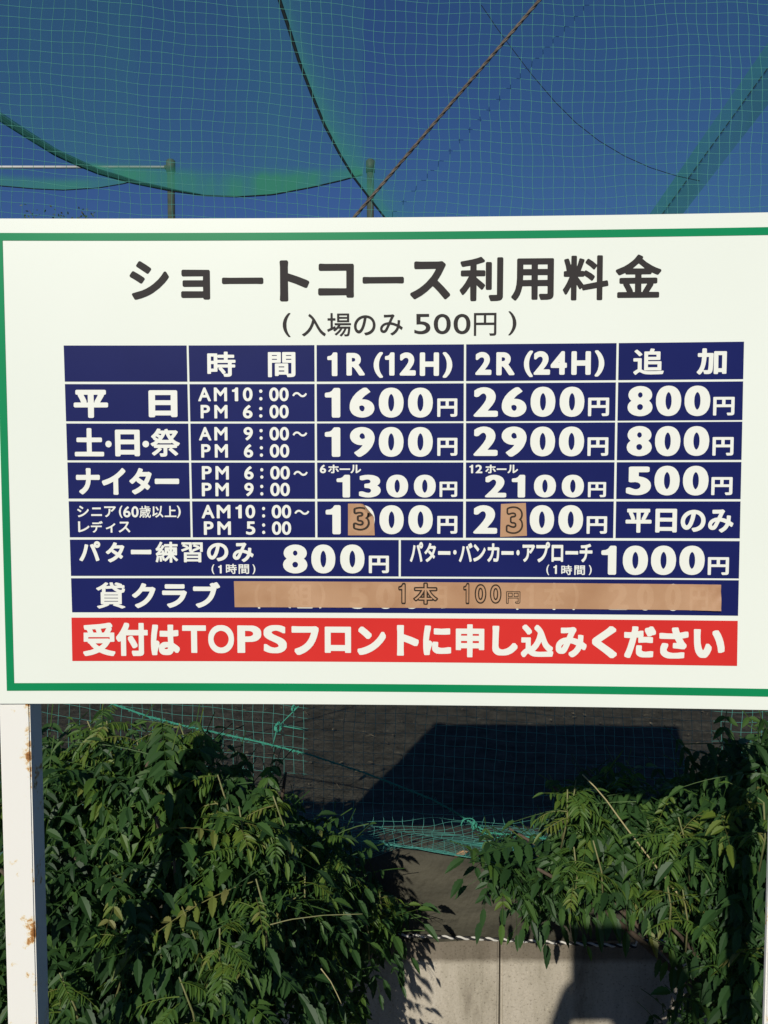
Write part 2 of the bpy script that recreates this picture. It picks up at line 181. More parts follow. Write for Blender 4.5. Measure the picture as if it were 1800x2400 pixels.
"310,993 254,999 62,999 25,993 0,976 267,836 412,712 476,605 488,440 450,341 330,208 191,118 1,27 13,10 62,0 254,0 309,6 447,51 645,134 749,191 877,283 968,390 992,448 999,506 970,605 872,720 744,811 639,868 447,948",
"183,994 166,999 24,998 13,994 0,974 13,855 13,151 0,82 89,6 111,0 386,89 551,158 649,209 794,300 869,357 938,419 999,488 993,508 935,591 924,601 902,606 886,597 770,485 704,435 553,340 386,259 232,204 188,197 187,855 196,974",
"903,993 880,999 820,975 811,967 806,951 897,799 905,790 922,786 990,816 999,833 970,892|786,951 777,956 760,956 694,925 689,909 709,875 701,872 616,867 249,867 147,873 133,867 126,850 126,758 130,749 147,740 718,740 736,758 737,808 743,819 783,749 803,743 871,773 880,791 851,850|907,606 11,606 0,590 0,497 10,481 19,477 403,478 410,472 394,353 377,300 353,254 321,212 266,162 215,128 155,97 149,86 151,69 249,0 283,15 342,52 433,136 466,178 493,229 529,338 547,476 905,478 919,497 919,590",
"903,992 880,999 864,992 779,905 686,826 492,697 297,605 137,547 23,516 0,498 2,470 55,372 80,356 286,423 492,512 499,503 494,24 515,1 663,0 686,21 680,611 880,762 999,873 997,905",
"802,999 704,990 246,990 122,997 107,989 99,968 99,855 106,834 122,824 246,830 656,830 672,824 630,731 565,617 494,520 415,432 322,344 227,267 122,199 0,133 0,102 82,9 103,3 160,32 313,132 456,254 561,364 580,352 694,229 876,2 904,0 992,81 999,92 999,112 969,153 837,309 664,494 768,669 882,917 876,941",
"564,988 536,999 435,998 409,977 0,46 1,22 21,3 179,0 201,13 313,263 324,272 669,272 803,7 825,0 959,0 992,15 999,35 993,57|491,668 580,465 413,462 404,468",
"981,994 828,999 804,990 502,642 191,994 38,999 15,991 0,961 0,35 15,8 38,0 189,1 216,24 218,634 224,653 456,380 479,364 502,363 537,373 781,656 783,24 793,10 816,0 967,0 990,13 999,35 999,961 993,983",
"595,991 505,999 399,991 326,975 260,949 186,906 125,853 48,742 17,662 0,577 0,417 16,343 48,258 120,151 179,98 260,50 326,24 391,9 489,0 587,6 668,24 747,55 815,98 874,151 946,258 994,417 999,502 980,651 949,736 913,800 858,864 756,938 668,975|538,801 603,766 656,694 689,566 690,438 671,343 626,258 558,204 489,193 440,203 407,220 368,258 341,300 304,438 304,555 325,662 382,757 453,800 489,806",
"542,999 312,989 162,959 39,904 0,841 46,778 151,730 312,697 512,685 712,701 848,730 954,778 999,841 960,904 861,952 712,985|683,304 512,316 312,304 158,272 49,225 0,162 37,99 134,51 312,12 512,0 712,15 862,50 962,99 999,162 950,225 840,272",
"345,992 261,999 194,951 127,845 74,705 27,522 0,366 10,313 94,180 111,203 168,444 211,542 261,600 320,605 362,571 392,522 511,210 579,78 612,37 671,0 746,4 805,48 838,93 897,213 953,392 999,627 989,686 913,812 897,815 846,606 805,489 738,400 679,394 637,429 604,483 495,773 445,881 387,962",
"606,994 54,999 21,991 1,972 0,34 12,13 37,1 271,0 310,24 312,394 321,400 570,405 737,432 817,460 879,492 953,557 982,601 999,656 999,743 968,819 924,874 870,915 803,948 687,982|487,808 570,802 620,788 654,768 683,710 663,645 620,615 554,596 321,592 312,601 312,797 321,808",
"664,993 610,999 491,946 382,886 217,769 150,704 55,576 0,426 2,287 43,191 88,138 141,95 219,53 338,14 423,1 593,0 678,15 797,55 865,93 941,159 993,255 999,309 979,394 945,448 865,518 763,568 678,591 542,604 440,598 423,608 563,726 807,854 800,886|423,607 438,598 418,598|542,407 596,394 652,362 679,309 671,266 634,223 593,203 508,190 457,194 389,217 330,266 313,309 316,373 423,406",
"600,991 493,999 409,995 324,981 195,938 83,863 24,789 7,746 0,693 25,597 84,523 139,481 240,433 324,410 459,396 577,406 582,395 563,374 459,287 194,140 203,108 330,12 358,0 393,1 510,51 611,107 763,215 841,289 939,416 998,565 999,693 977,757 914,848 859,895 796,933 729,961|544,801 611,778 661,736 681,682 678,629 577,596 510,590 459,593 402,608 347,640 322,672 322,725 358,769 409,793 493,806",
"897,992 858,999 168,999 124,982 119,476 132,463 168,452 368,464 441,459 531,441 586,419 622,394 651,357 658,325 649,293 604,247 550,220 459,198 386,195 295,201 186,224 77,260 23,254 0,228 0,88 17,66 41,57 259,10 386,0 531,4 622,16 768,58 848,99 939,174 975,228 999,325 972,432 934,486 836,562 749,600 586,640 459,650 436,659 441,811 858,811 903,820 922,842 922,960",
"685,989 620,999 544,988 423,926 263,821 132,695 48,569 18,496 1,422 0,307 17,244 70,160 126,107 196,66 313,24 408,6 514,0 605,5 695,22 768,45 869,97 921,139 956,181 992,254 999,317 979,401 929,475 879,517 786,566 709,590 620,605 490,611 537,663 620,731 830,852 826,873 710,975|514,404 552,391 580,370 601,338 606,307 584,244 542,212 499,205 451,223 408,265 389,307 386,349 393,380 408,389 468,405",
"615,989 495,999 393,991 297,968 225,936 162,894 108,842 43,736 14,653 0,579 0,422 16,338 69,212 115,149 159,107 220,66 306,29 408,6 495,0 598,7 700,32 774,66 836,107 919,202 958,275 981,349 999,496 994,579 978,663 925,789 844,884 773,934 698,968|495,793 546,758 585,695 610,611 619,496 611,391 582,296 539,233 495,206 455,233 413,296 384,391 375,496 384,611 409,695 448,758",
"987,991 958,999 38,999 11,991 0,965 0,37 11,8 29,0 120,0 138,5 150,20 156,449 841,449 846,440 844,151 670,149 650,133 647,107 680,20 706,2 877,8 922,18 959,37 986,72 999,142 999,965|841,852 846,843 844,597 571,596 571,852|417,851 417,597 156,595 154,851",
"545,990 416,999 283,986 150,947 29,884 25,703 49,682 106,668 180,674 209,685 326,767 371,784 416,788 460,773 492,746 517,703 525,661 501,565 414,448 280,310 7,66 0,34 17,18 47,6 106,0 903,0 962,10 998,34 999,162 988,183 969,194 918,205 608,206 586,215 764,385 848,491 895,586 908,682 901,735 871,809 831,862 795,894 677,958",
"637,989 516,999 428,995 340,981 257,957 165,913 111,873 73,831 34,747 30,695 44,632 84,569 145,517 143,506 60,443 18,380 0,296 24,202 84,128 181,66 267,33 414,4 501,0 604,6 692,21 809,59 918,128 956,170 992,244 999,296 981,380 930,454 861,506 862,517 925,569 966,632 980,705 961,789 911,863 853,910 750,961|531,791 580,758 599,695 588,663 560,632 501,610 469,621 440,642 417,674 410,705 416,737 451,779 487,793|516,403 559,391 589,370 611,338 618,307 613,275 584,233 549,212 501,204 452,212 404,244 381,307 387,338 421,380 471,401",
"615,989 495,999 404,995 303,978 224,954 163,926 76,863 33,810 1,737 0,653 17,600 69,527 119,485 209,437 290,411 374,396 510,390 465,338 389,275 299,217 188,159 167,138 176,117 288,23 344,2 404,0 458,12 630,103 723,170 845,285 903,359 969,485 991,558 999,632 992,695 956,789 918,842 873,884 809,926 739,957|510,791 552,768 583,737 603,674 598,621 510,596 474,600 430,621 393,663 386,695 392,726 423,768 465,790",
"664,991 633,999 600,995 483,942 380,886 218,770 91,632 22,506 1,432 0,294 45,189 90,136 182,71 266,34 349,12 433,0 600,1 734,30 800,57 865,94 938,157 991,252 999,305 977,400 942,453 867,519 767,569 683,593 550,607 449,603 439,611 582,727 807,843 813,865 800,884|550,400 600,386 645,358 666,316 662,273 640,242 600,216 550,202 466,201 399,222 347,263 325,305 327,368 349,382 416,400 483,405",
"581,991 564,999 458,999 432,986 424,963 431,899 432,808 423,800 142,800 64,806 46,799 35,780 34,670 42,652 55,643 432,643 432,166 429,157 414,154 300,166 274,157 263,130 271,38 278,20 292,10 406,0 502,4 540,20 571,56 582,84 586,121 587,643 932,642 956,652 965,670 965,780 958,793 941,804 590,801 587,881 593,963|795,569 765,573 686,528 674,515 672,487 769,340 858,175 879,160 897,161 985,212 998,230 999,249 888,441|261,569 239,575 215,560 123,405 4,258 0,240 11,217 99,155 116,155 134,166 195,242 292,384 349,487 352,505 344,524",
"998,935 988,997 852,959 188,959 12,999 1,935 0,869 0,81 12,0 188,40 852,40 988,2 999,81",
"635,990 619,999 509,999 495,990 485,971 490,875 490,165 484,88 498,59 551,8 568,0 585,4 703,83 822,177 931,292 991,371 999,395 995,414 942,500 923,513 906,511 781,356 718,299 644,245 641,875 645,961|354,990 340,996 239,996 222,990 209,971 215,865 211,625 199,481 186,404 163,334 120,249 78,189 6,117 0,97 10,68 103,0 120,1 135,11 188,68 230,126 289,236 330,356 349,491 360,664 368,961",
"595,989 431,999 260,989 90,955 55,942 37,926 36,800 51,779 73,769 124,759 175,758 346,792 431,793 499,768 530,726 529,674 485,632 431,618 311,609 258,590 247,569 248,453 267,433 294,422 448,409 519,380 552,338 558,307 536,244 489,212 431,204 329,217 192,262 141,270 54,265 21,254 0,233 0,97 9,76 141,34 294,7 414,0 533,4 653,22 789,62 860,97 917,139 977,212 997,265 999,349 964,433 927,474 840,527 918,579 964,642 979,726 958,810 895,884 841,918 721,964",
"516,994 375,999 261,984 146,950 48,906 27,887 24,706 48,678 81,670 113,675 261,765 326,785 408,792 477,781 536,749 562,717 577,663 557,578 452,450 310,319 1,67 0,24 32,3 931,0 964,3 996,24 999,173 964,200 538,205 735,376 830,482 883,578 900,674 878,781 807,876 702,944 637,969",
"890,990 823,999 213,999 148,991 106,968 104,480 132,459 181,448 373,458 469,444 543,406 568,374 581,332 570,289 533,247 496,226 437,209 389,207 325,215 148,269 84,271 26,257 1,236 0,98 14,77 36,66 148,34 277,10 437,0 550,5 660,24 790,66 866,109 938,172 978,236 999,332 977,427 945,480 859,555 777,597 694,624 502,661 502,799 839,801 887,808 919,823 931,841 931,958 915,979",
"916,999 76,998 60,982 55,964 56,869 76,845 134,840 126,800 189,652 222,548 216,541 35,541 19,535 6,522 0,505 0,418 5,401 19,387 35,381 414,381 420,375 421,28 431,11 447,1 538,0 555,5 569,19 574,37 574,375 579,381 967,382 988,392 998,410 999,505 984,533 959,541 769,541 757,548 812,652 876,791 880,817 873,834 876,841 918,845 940,869 940,973 930,990|720,841 723,834 682,730 615,592 614,566 624,548 612,541 579,541 574,548 574,834 588,842|414,842 420,834 420,548 414,541 357,541 345,548 358,557 367,574 361,618 320,730 272,834 282,842",
"979,991 947,999 47,999 9,983 0,956 0,46 2,28 15,11 47,0 167,1 198,20 204,63 222,71 782,71 790,63 795,28 826,7 958,6 987,20 999,46 999,956 996,974|782,838 790,825 790,632 782,620 206,624 204,825 211,838|782,461 790,449 790,238 782,232 222,232 204,238 204,449 211,461",
"578,995 531,999 450,992 361,970 280,934 217,893 156,840 100,771 59,703 30,635 7,548 0,460 4,392 27,285 65,205 100,158 155,115 199,96 244,92 315,109 358,139 414,203 446,256 491,353 556,567 603,813 656,798 728,753 783,684 815,606 826,509 813,411 771,324 746,292 692,246 612,204 477,177 453,158 446,139 453,109 511,12 540,0 629,18 701,42 759,71 827,116 880,167 924,226 955,285 976,343 994,431 999,509 992,596 977,664 955,723 916,797 871,854 818,904 755,945 683,975|423,805 396,635 340,440 307,364 283,324 253,294 235,293 201,324 177,382 168,470 182,557 221,645 283,723 370,784",
"576,999 508,987 398,981 196,980 179,975 166,963 159,935 163,845 171,823 188,809 435,817 365,648 263,628 162,584 108,545 73,509 42,463 20,418 5,363 0,309 3,263 16,218 36,181 61,153 95,129 137,113 204,111 263,130 297,154 335,200 365,251 466,481 584,452 695,400 652,308 601,243 533,185 447,136 431,118 429,91 439,73 523,0 550,1 601,30 711,118 776,200 829,304 837,307 913,247 938,249 954,263 997,371 999,391 982,418 879,490 894,690 890,708 879,722 862,731 770,741 744,730 733,708 733,599 727,572 635,608 531,636 602,808 658,908 656,926 644,945|280,469 288,463 285,454 214,309 188,282 162,289 155,309 155,336 171,382 221,438",
"870,996 840,999 799,991 766,975 733,946 712,915 698,879 691,835 692,790 664,844 634,856 536,821 521,808 515,790 519,763 593,602 679,378 742,180 782,28 795,10 815,1 930,40 944,55 949,82 848,404 729,709 733,715 766,686 807,667 848,662 889,669 930,691 972,736 992,781 999,826 992,879 978,915 955,948 922,976|865,853 872,835 865,809 848,800 827,808 818,826 826,853 848,861|306,844 281,841 261,817 229,637 171,431 97,261 0,91 3,64 17,46 116,0 141,2 159,19 211,109 272,234 337,404 391,611 427,772 424,799 404,820",
"478,995 450,999 424,987 358,858 254,722 131,609 16,532 0,506 2,489 13,472 95,413 123,405 142,409 189,439 310,536 316,506 329,488 534,361 469,303 348,227 247,181 133,142 118,129 109,104 121,78 226,0 251,1 310,22 469,97 572,162 684,253 693,251 787,179 815,173 843,187 921,275 921,301 909,318 814,386 810,395 878,498 919,575 999,764 997,789 981,806 889,856 815,847 572,846 565,849 606,918 600,949 581,964|759,689 764,686 762,678 727,601 656,489 441,614 422,618 394,611 393,618 460,689",
"975,976 957,999 828,970 204,970 39,998 12,930 1,838 0,194 14,56 39,0 204,28 966,5 985,56 999,194 999,792 993,888",
"725,995 645,996 629,988 624,978 621,887 398,887 380,871 379,821 373,811 324,839 299,838 225,705 192,698 183,699 180,705 250,821 310,945 299,967 233,995 216,999 200,989 155,887 92,772 47,705 3,664 4,647 35,569 51,565 144,581 67,482 10,432 10,416 35,345 58,325 28,159 0,60 10,38 76,13 93,13 101,20 132,134 159,289 174,209 187,60 192,50 208,41 274,54 289,68 271,258 274,275 316,110 332,99 381,108 418,60 431,52 454,60 522,117 621,233 625,225 625,19 629,10 645,0 728,1 743,19 744,260 827,152 918,63 942,67 998,126 999,151 901,238 808,350 942,352 958,366 957,722 942,734 753,734 742,738 744,773 975,775 988,796 987,871 967,887 744,887 742,978|621,773 621,735 431,734 410,722 406,447 402,474 362,589 348,601 299,592 293,598 398,768 406,773|777,625 777,606 744,517 737,532 739,623|621,625 628,614 626,573 621,567 595,623|522,569 551,482 555,465 546,460 522,460 516,465 516,556|266,549 282,487 216,475 209,482 258,546|843,516 847,465 827,460 820,465|307,378 314,358 274,342 258,327 241,335 177,325 167,318 159,303 142,320 64,333 126,349|563,351 537,308 490,250 406,175 364,325 406,338 423,351",
"981,995 531,996 512,987 508,969 512,892 531,883 590,881 547,821 544,803 549,794 711,737 725,725 522,646 512,629 527,594 522,591 503,594 495,603 495,977 485,995 465,999 40,999 21,993 14,977 16,899 31,887 94,881 55,829 51,812 56,803 182,753 236,725 7,638 0,620 37,542 49,534 68,536 361,658 366,542 380,529 422,525 409,497 144,497 125,486 122,20 135,2 238,0 254,11 257,37 267,44 777,44 785,37 789,11 805,0 900,0 919,8 925,28 925,472 919,490 900,497 557,498 579,542 862,666 871,664 871,542 878,525 890,518 975,518 994,527 999,542 999,969 995,986|871,881 871,786 834,768 826,777 834,794 824,812 739,847 625,881|361,885 364,777 314,756 305,760 325,794 314,814 238,849 147,881 163,886|824,773 833,768 824,765|777,389 785,377 785,333 777,326 267,326 257,333 257,385 267,389|777,218 785,202 785,159 777,151 267,151 257,159 257,211 267,218",
"621,991 533,999 443,992 362,971 290,940 218,894 155,839 102,775 60,707 27,629 8,550 0,462 4,394 24,296 47,237 92,167 132,129 200,96 236,92 281,98 317,112 353,137 416,208 469,306 517,433 557,580 598,805 605,819 659,802 704,776 758,727 786,687 818,609 827,560 826,452 815,403 794,355 755,296 722,263 686,237 614,201 470,170 457,159 448,139 454,110 506,20 524,3 542,0 623,16 704,44 767,75 821,112 875,161 925,227 956,286 980,355 994,423 999,501 993,589 979,658 954,726 912,804 872,854 820,903 749,948 686,975|425,810 424,775 398,638 339,433 309,364 279,315 254,292 227,292 209,306 186,345 167,423 168,511 193,599 218,648 282,726 363,785",
"586,994 561,999 511,987 333,977 197,979 180,975 164,957 160,939 165,839 175,821 188,812 438,821 366,648 265,627 163,584 104,539 43,466 19,414 6,365 0,302 5,256 15,220 36,182 70,146 129,116 171,111 234,120 290,151 316,177 350,229 460,476 468,484 587,454 699,402 668,329 604,242 536,183 451,135 435,120 431,92 440,74 519,4 544,0 595,28 646,63 711,120 773,197 833,314 909,251 934,248 955,265 996,365 999,393 985,415 876,493 894,693 881,721 867,729 773,740 748,730 736,702 736,602 731,570 638,605 527,639 606,821 655,903 656,921 648,939|290,475 291,466 260,393 214,306 188,281 163,283 155,295 150,320 156,356 171,389 222,442",
"982,993 939,999 713,996 571,951 367,868 261,812 127,718 68,660 7,552 0,493 30,393 72,335 185,235 279,177 458,91 583,44 741,0 939,0 967,3 999,19 736,152 575,285 510,393 497,560 536,660 619,760 801,885 995,975",
"708,997 625,999 608,995 600,980 600,880 590,874 391,873 375,863 373,788 383,768 599,764 599,671 348,671 348,913 340,927 19,930 3,922 0,144 3,127 11,121 106,122 114,135 115,202 340,208 348,227 348,369 357,374 452,374 469,369 409,336 401,328 401,311 486,210 538,127 547,118 564,118 635,160 644,177 599,254 497,369 504,374 737,374 743,361 743,118 737,110 590,111 578,102 577,85 604,10 616,0 729,1 781,8 824,24 845,43 859,77 862,110 862,369 867,374 971,374 981,378 988,395 987,470 971,481 867,481 862,487 862,554 867,562 988,564 999,579 999,654 996,662 980,671 720,671 720,764 945,769 953,779 954,855 945,870 936,873 720,877 719,980|227,820 232,813 231,629 115,629 115,813 123,820|737,562 743,554 743,487 737,481 357,481 348,487 348,562|227,517 232,512 232,319 227,313 123,313 115,319 115,512 123,517",
"995,990 976,999 549,999 531,991 526,981 526,605 531,590 549,582 869,579 865,124 734,124 731,518 725,535 707,541 280,541 264,535 257,518 257,71 262,54 280,46 364,47 378,63 378,98 382,102 670,102 682,98 713,10 735,0 837,2 911,10 957,29 982,54 996,89 999,133|459,990 438,999 21,999 2,987 0,19 12,1 114,0 129,19 129,579 141,584 438,584 461,596|865,896 869,885 865,844 661,844 650,850 651,895|336,896 336,845 141,844 129,850 132,896|865,743 869,736 865,686 651,688 650,736 661,744|336,743 336,687 141,686 129,693 132,743|605,435 605,375 379,378 378,430 382,436|605,273 605,207 392,206 378,211 382,273",
"299,993 262,999 63,999 16,993 0,976 257,851 391,751 491,610 507,443 463,335 337,202 191,110 5,27 5,10 63,0 291,4 434,49 646,135 807,227 884,285 972,385 999,443 997,560 938,660 879,718 748,810 637,868 434,950",
"873,996 847,999 805,992 772,977 739,948 716,914 702,878 697,833 705,779 698,774 665,841 640,854 540,821 524,806 519,788 522,770 600,598 673,408 736,219 787,29 798,11 822,2 930,39 945,56 947,83 848,399 716,734 723,742 742,716 776,688 805,675 847,668 888,674 921,689 954,717 979,752 993,788 999,833 993,878 979,914 954,950 930,972|847,869 869,860 880,833 872,810 847,798 828,806 815,833 827,860|304,842 275,836 262,815 222,598 187,472 151,372 92,246 0,83 2,65 18,45 118,0 135,2 154,20 207,110 268,237 333,408 391,634 423,779 421,797 399,820|706,778 711,761 706,756 701,770|714,757 721,743 714,737 710,752",
"476,996 445,999 425,987 390,910 343,832 285,756 219,685 125,603 12,528 0,503 11,477 96,415 115,409 134,412 218,469 293,529 454,696 774,693 731,598 661,487 652,488 520,567 426,615 395,607 322,538 317,512 332,491 501,387 542,356 435,274 351,223 247,175 134,137 117,123 111,97 120,79 209,8 228,0 247,1 313,25 473,102 567,162 690,259 788,183 812,176 840,186 920,278 920,296 910,313 803,391 878,503 931,607 996,763 999,780 992,797 887,856 821,846 558,847 599,918 602,935 596,953 577,967",
"978,976 956,999 826,970 29,994 11,939 0,831 0,157 11,60 39,0 206,30 836,30 965,2 987,60 999,205 998,831",
"643,978 492,999 378,984 264,940 130,835 66,749 18,635 0,492 15,378 64,255 142,150 213,93 378,15 492,0 607,13 749,66 857,150 921,231 984,378 999,492 986,607 933,749 835,869 749,933",
"894,997 867,999 808,973 783,950 767,956 750,953 692,927 675,907 673,889 680,871 762,719 783,701 801,701 867,732 883,755 908,746 925,750 983,778 999,799 997,826 975,871 923,961|654,844 634,847 542,814 526,799 521,773 599,602 673,414 739,217 792,25 808,6 833,3 933,39 948,56 950,82 879,315 798,540 698,773 672,826|305,835 276,829 263,808 223,593 187,468 151,369 93,244 0,82 2,65 18,44 118,0 135,2 155,20 207,109 269,235 334,405 393,629 425,773 423,790 401,813",
"154,997 133,999 115,990 42,909 34,890 40,861 206,724 341,597 359,588 387,594 472,681 480,705 476,724 322,869|925,802 905,809 877,799 792,656 717,557 594,435 491,356 385,295 293,253 199,220 30,182 11,170 0,149 1,129 74,12 105,0 171,14 284,47 416,100 585,195 738,314 867,453 937,549 995,646 999,666 994,685",
"559,990 534,999 415,999 386,986 375,963 383,863 382,799 376,789 179,789 61,796 42,790 25,772 23,654 45,627 61,622 356,627 361,618 345,545 310,445 284,391 237,318 140,216 91,178 20,136 3,118 0,100 12,76 118,0 150,2 272,91 329,145 414,254 487,400 514,481 543,619 553,627 809,627 806,518 784,309 765,227 750,191 740,182 720,180 534,192 514,186 500,173 494,154 507,54 515,36 543,21 711,13 789,15 829,25 867,45 896,73 918,109 947,200 969,327 999,736 976,759 898,794 809,789 563,790 574,963",
"918,993 167,988 39,999 11,987 0,964 0,849 11,820 30,809 176,815 734,815 745,810 642,694 551,622 543,627 544,743 528,772 505,780 405,780 377,770 364,743 367,598 359,492 348,435 318,348 267,272 231,236 158,183 75,142 65,127 63,107 75,82 167,5 194,0 286,53 364,117 414,171 455,233 491,310 515,387 542,558 633,484 651,482 670,490 743,552 824,637 906,743 995,877 999,906 990,926",
"875,995 844,999 800,994 749,969 728,952 702,918 679,844 141,843 37,850 19,846 5,832 0,815 1,712 11,693 28,684 644,686 654,678 630,593 583,483 531,400 471,331 410,279 332,229 236,186 124,151 105,139 98,122 104,96 184,9 210,0 280,22 436,96 522,156 566,193 630,259 687,332 734,413 771,498 826,678 835,686 887,693 928,712 974,757 993,798 999,849 994,884 979,918 954,952 922,977|844,876 864,866 875,841 861,816 835,810 818,818 807,841 818,867",
"980,991 952,999 43,999 13,984 2,960 0,45 13,13 43,0 166,2 191,24 196,76 799,76 808,24 829,3 962,0 986,13 999,45 999,949 996,970|799,803 805,791 805,276 799,269 196,271 196,803",
"805,997 781,999 674,967 494,933 306,918 118,916 91,896 88,869 110,786 118,768 136,756 423,766 435,759 432,640 37,645 11,633 0,613 0,503 11,483 29,473 425,475 418,421 402,366 359,283 297,215 226,164 163,129 151,110 150,91 160,73 261,1 289,0 360,46 444,119 490,174 525,229 566,322 600,475 960,472 978,476 996,494 999,613 990,631 978,641 960,645 602,640 602,786 799,828 862,846 880,860 887,887 880,905 818,988",
"336,999 318,997 242,925 176,875 84,820 8,784 0,774 3,752 63,694 75,688 109,701 192,749 199,744 199,636 192,630 166,628 153,612 153,192 167,170 262,167 167,135 33,102 18,84 22,68 84,6 100,0 242,44 380,101 439,134 444,150 435,167 594,169 599,167 577,151 573,142 577,126 585,118 753,58 878,3 895,2 988,43 999,60 995,76 987,83 765,167 861,169 878,183 880,587 886,598 937,610 961,628 977,653 989,686 998,735 995,747 987,756 926,785 970,790 984,801 986,818 976,884 962,893 895,890 903,917 891,933 786,974 694,996 682,991 642,950 636,941 636,925 652,911 743,884 619,875 596,925 577,989 560,996 485,996 473,991 464,974 489,867 343,858 414,933 423,950 418,966 410,972|886,784 895,777 888,735 884,719 870,711 828,716 786,729 716,768 727,775|326,783 332,760 351,752 552,764 627,690 712,636 694,630 326,631 322,636|753,532 756,513 744,509 284,509 275,513 275,529 284,532|753,412 753,387 275,389 276,410 284,413|753,292 753,266 276,266 275,274 275,290 284,292",
"477,995 441,999 416,986 352,858 312,798 255,729 132,618 14,541 0,515 4,490 20,473 104,414 142,410 198,443 301,520 366,580 450,671 752,669 724,601 665,499 599,416 534,352 457,293 366,239 273,196 150,156 127,139 119,113 128,87 220,10 244,0 263,1 338,28 506,107 606,173 721,272 792,353 870,466 931,584 999,755 994,781 982,795 879,849 795,838 566,841 606,909 603,943 581,964",
"882,994 860,999 743,993 148,998 125,985 110,958 110,847 126,820 158,807 870,808 899,824 912,856 911,958 899,982|910,727 880,737 812,727 168,728 51,734 31,731 12,717 0,691 1,580 18,553 41,542 745,543 714,476 675,417 632,368 568,314 500,270 422,232 334,200 226,174 203,157 192,129 197,108 286,9 304,0 334,0 470,44 568,88 705,175 821,285 870,350 913,424 999,635 998,663 987,679",
"889,994 854,999 785,972 767,957 741,971 715,972 637,940 623,920 621,904 626,887 665,830 654,824 150,824 46,831 28,828 9,813 0,789 0,690 14,666 37,654 646,656 653,649 618,543 573,452 533,393 472,329 411,279 333,232 246,194 124,158 104,140 98,116 106,94 193,5 228,0 298,23 402,67 489,117 612,214 706,323 758,411 807,526 867,731 868,756 872,760 906,755 969,781 992,797 999,813 996,838 982,863 918,961",
"960,993 892,999 684,995 426,904 252,814 120,717 65,660 8,554 0,497 30,392 69,335 174,238 259,181 435,91 658,10 736,0 945,3 992,18 999,35 755,164 636,262 548,400 536,554 571,652 639,741 762,839 996,960 996,977",
"259,991 230,999 213,991 157,876 94,767 48,700 2,658 3,634 26,567 38,550 59,546 137,559 60,467 18,440 8,426 6,409 31,334 51,310 28,160 0,60 8,35 83,3 100,2 116,11 144,102 173,267 198,52 206,39 222,31 304,46 319,60 323,77 310,201 312,219 340,110 353,99 369,93 372,19 393,1 965,0 989,8 999,27 995,118 973,134 932,134 930,143 930,908 924,930 899,943 491,943 468,933 460,908 459,391 454,418 390,592 369,604 336,597 331,600 428,750 433,767 426,786 353,833 328,837 311,825 238,701 203,700 279,826 333,933 331,949 320,963|793,810 793,679 597,678 592,683 592,800 597,810|793,544 793,408 595,409 594,542|279,530 287,519 297,484 247,478 243,484|328,361 336,351 299,334 287,319 271,330 255,330 189,317 173,299 157,314 116,326|459,336 459,134 456,177 412,310 418,317|793,274 793,134 595,135 592,268 597,275",
"328,993 267,999 85,999 33,991 0,969 15,952 241,837 352,749 429,652 465,546 449,392 357,254 244,164 1,34 25,10 85,0 319,4 463,51 658,135 754,189 885,286 965,384 993,449 999,505 972,603 927,668 831,757 643,871 473,944",
"545,998 455,999 438,992 430,982 427,794 422,785 58,785 38,778 27,753 28,671 36,655 50,647 301,646 313,639 258,541 196,451 90,338 9,278 0,263 4,239 66,169 82,162 106,171 187,236 194,206 212,192 424,190 428,26 435,10 455,0 544,0 566,18 568,190 779,191 795,200 811,233 892,170 917,165 931,173 999,255 998,271 989,284 904,345 799,451 734,541 679,639 690,646 949,647 962,655 971,671 967,769 957,780 941,785 568,786 568,974 560,989|568,557 568,549 576,547 641,434 712,337 706,330 576,330 568,337|422,560 427,549 427,337 422,330 285,330 280,337 351,435",
"860,997 798,999 698,981 500,956 44,925 32,916 32,859 48,803 60,791 118,786 157,714 151,704 35,704 24,697 21,439 35,429 143,428 150,390 190,374 256,293 334,220 332,212 317,207 226,179 10,136 0,123 2,76 36,34 52,3 110,0 276,33 400,72 500,114 624,62 748,25 889,0 939,0 947,6 961,34 999,83 999,123 989,139 831,166 670,212 672,220 721,261 767,309 848,425 964,429 979,439 976,697 964,704 845,706 897,795 897,843 889,853 870,859 906,867 920,883 917,932|723,839 732,835 729,827 659,706 591,704 584,746 558,819|392,805 415,754 429,706 334,704 292,795 301,800|831,568 831,502 790,525 176,523 165,528 168,568|607,383 609,374 582,349 531,309 500,292 433,338 390,382",
"343,998 273,999 260,990 206,870 143,759 90,682 0,575 0,520 58,433 122,432 141,448 147,448 148,18 161,3 169,3 297,3 311,18 313,619 703,621 711,615 708,169 695,160 504,162 489,145 489,89 522,10 536,0 751,2 815,13 853,42 873,81 875,615 886,621 982,621 999,631 998,775 982,784 878,785 875,974 866,990 855,993 727,993 713,982 711,791 703,784 376,785 373,799 416,897 417,958 400,978|514,599 504,604 448,604 384,574 370,559 371,496 520,242 528,236 592,236 668,281 672,289 672,344 609,456",
"774,993 758,998 603,998 593,993 584,975 586,795 328,800 309,789 305,629 309,620 320,611 354,607 586,603 594,443 586,437 457,434 406,420 333,372 294,321 299,355 294,431 243,475 191,479 188,488 216,718 244,869 252,886 253,975 234,993 157,999 71,999 56,984 14,665 0,452 1,293 10,169 34,27 54,0 200,3 217,17 221,107 277,286 278,169 286,124 308,89 337,58 371,34 423,13 509,5 594,5 663,13 695,27 732,54 761,89 792,143 862,80 929,78 948,89 999,169 999,239 972,269 904,325 787,399 776,603 783,612 929,627 955,642 959,656 959,807 938,823 861,823 783,810 777,815 783,975|552,259 595,248 586,221 569,206 526,198 491,208 471,222 474,231 491,241",
"992,994 980,999 29,999 3,989 0,821 1,811 16,800 371,800 374,24 384,3 599,0 612,1 625,13 625,800 980,800 993,806 999,821 999,983",
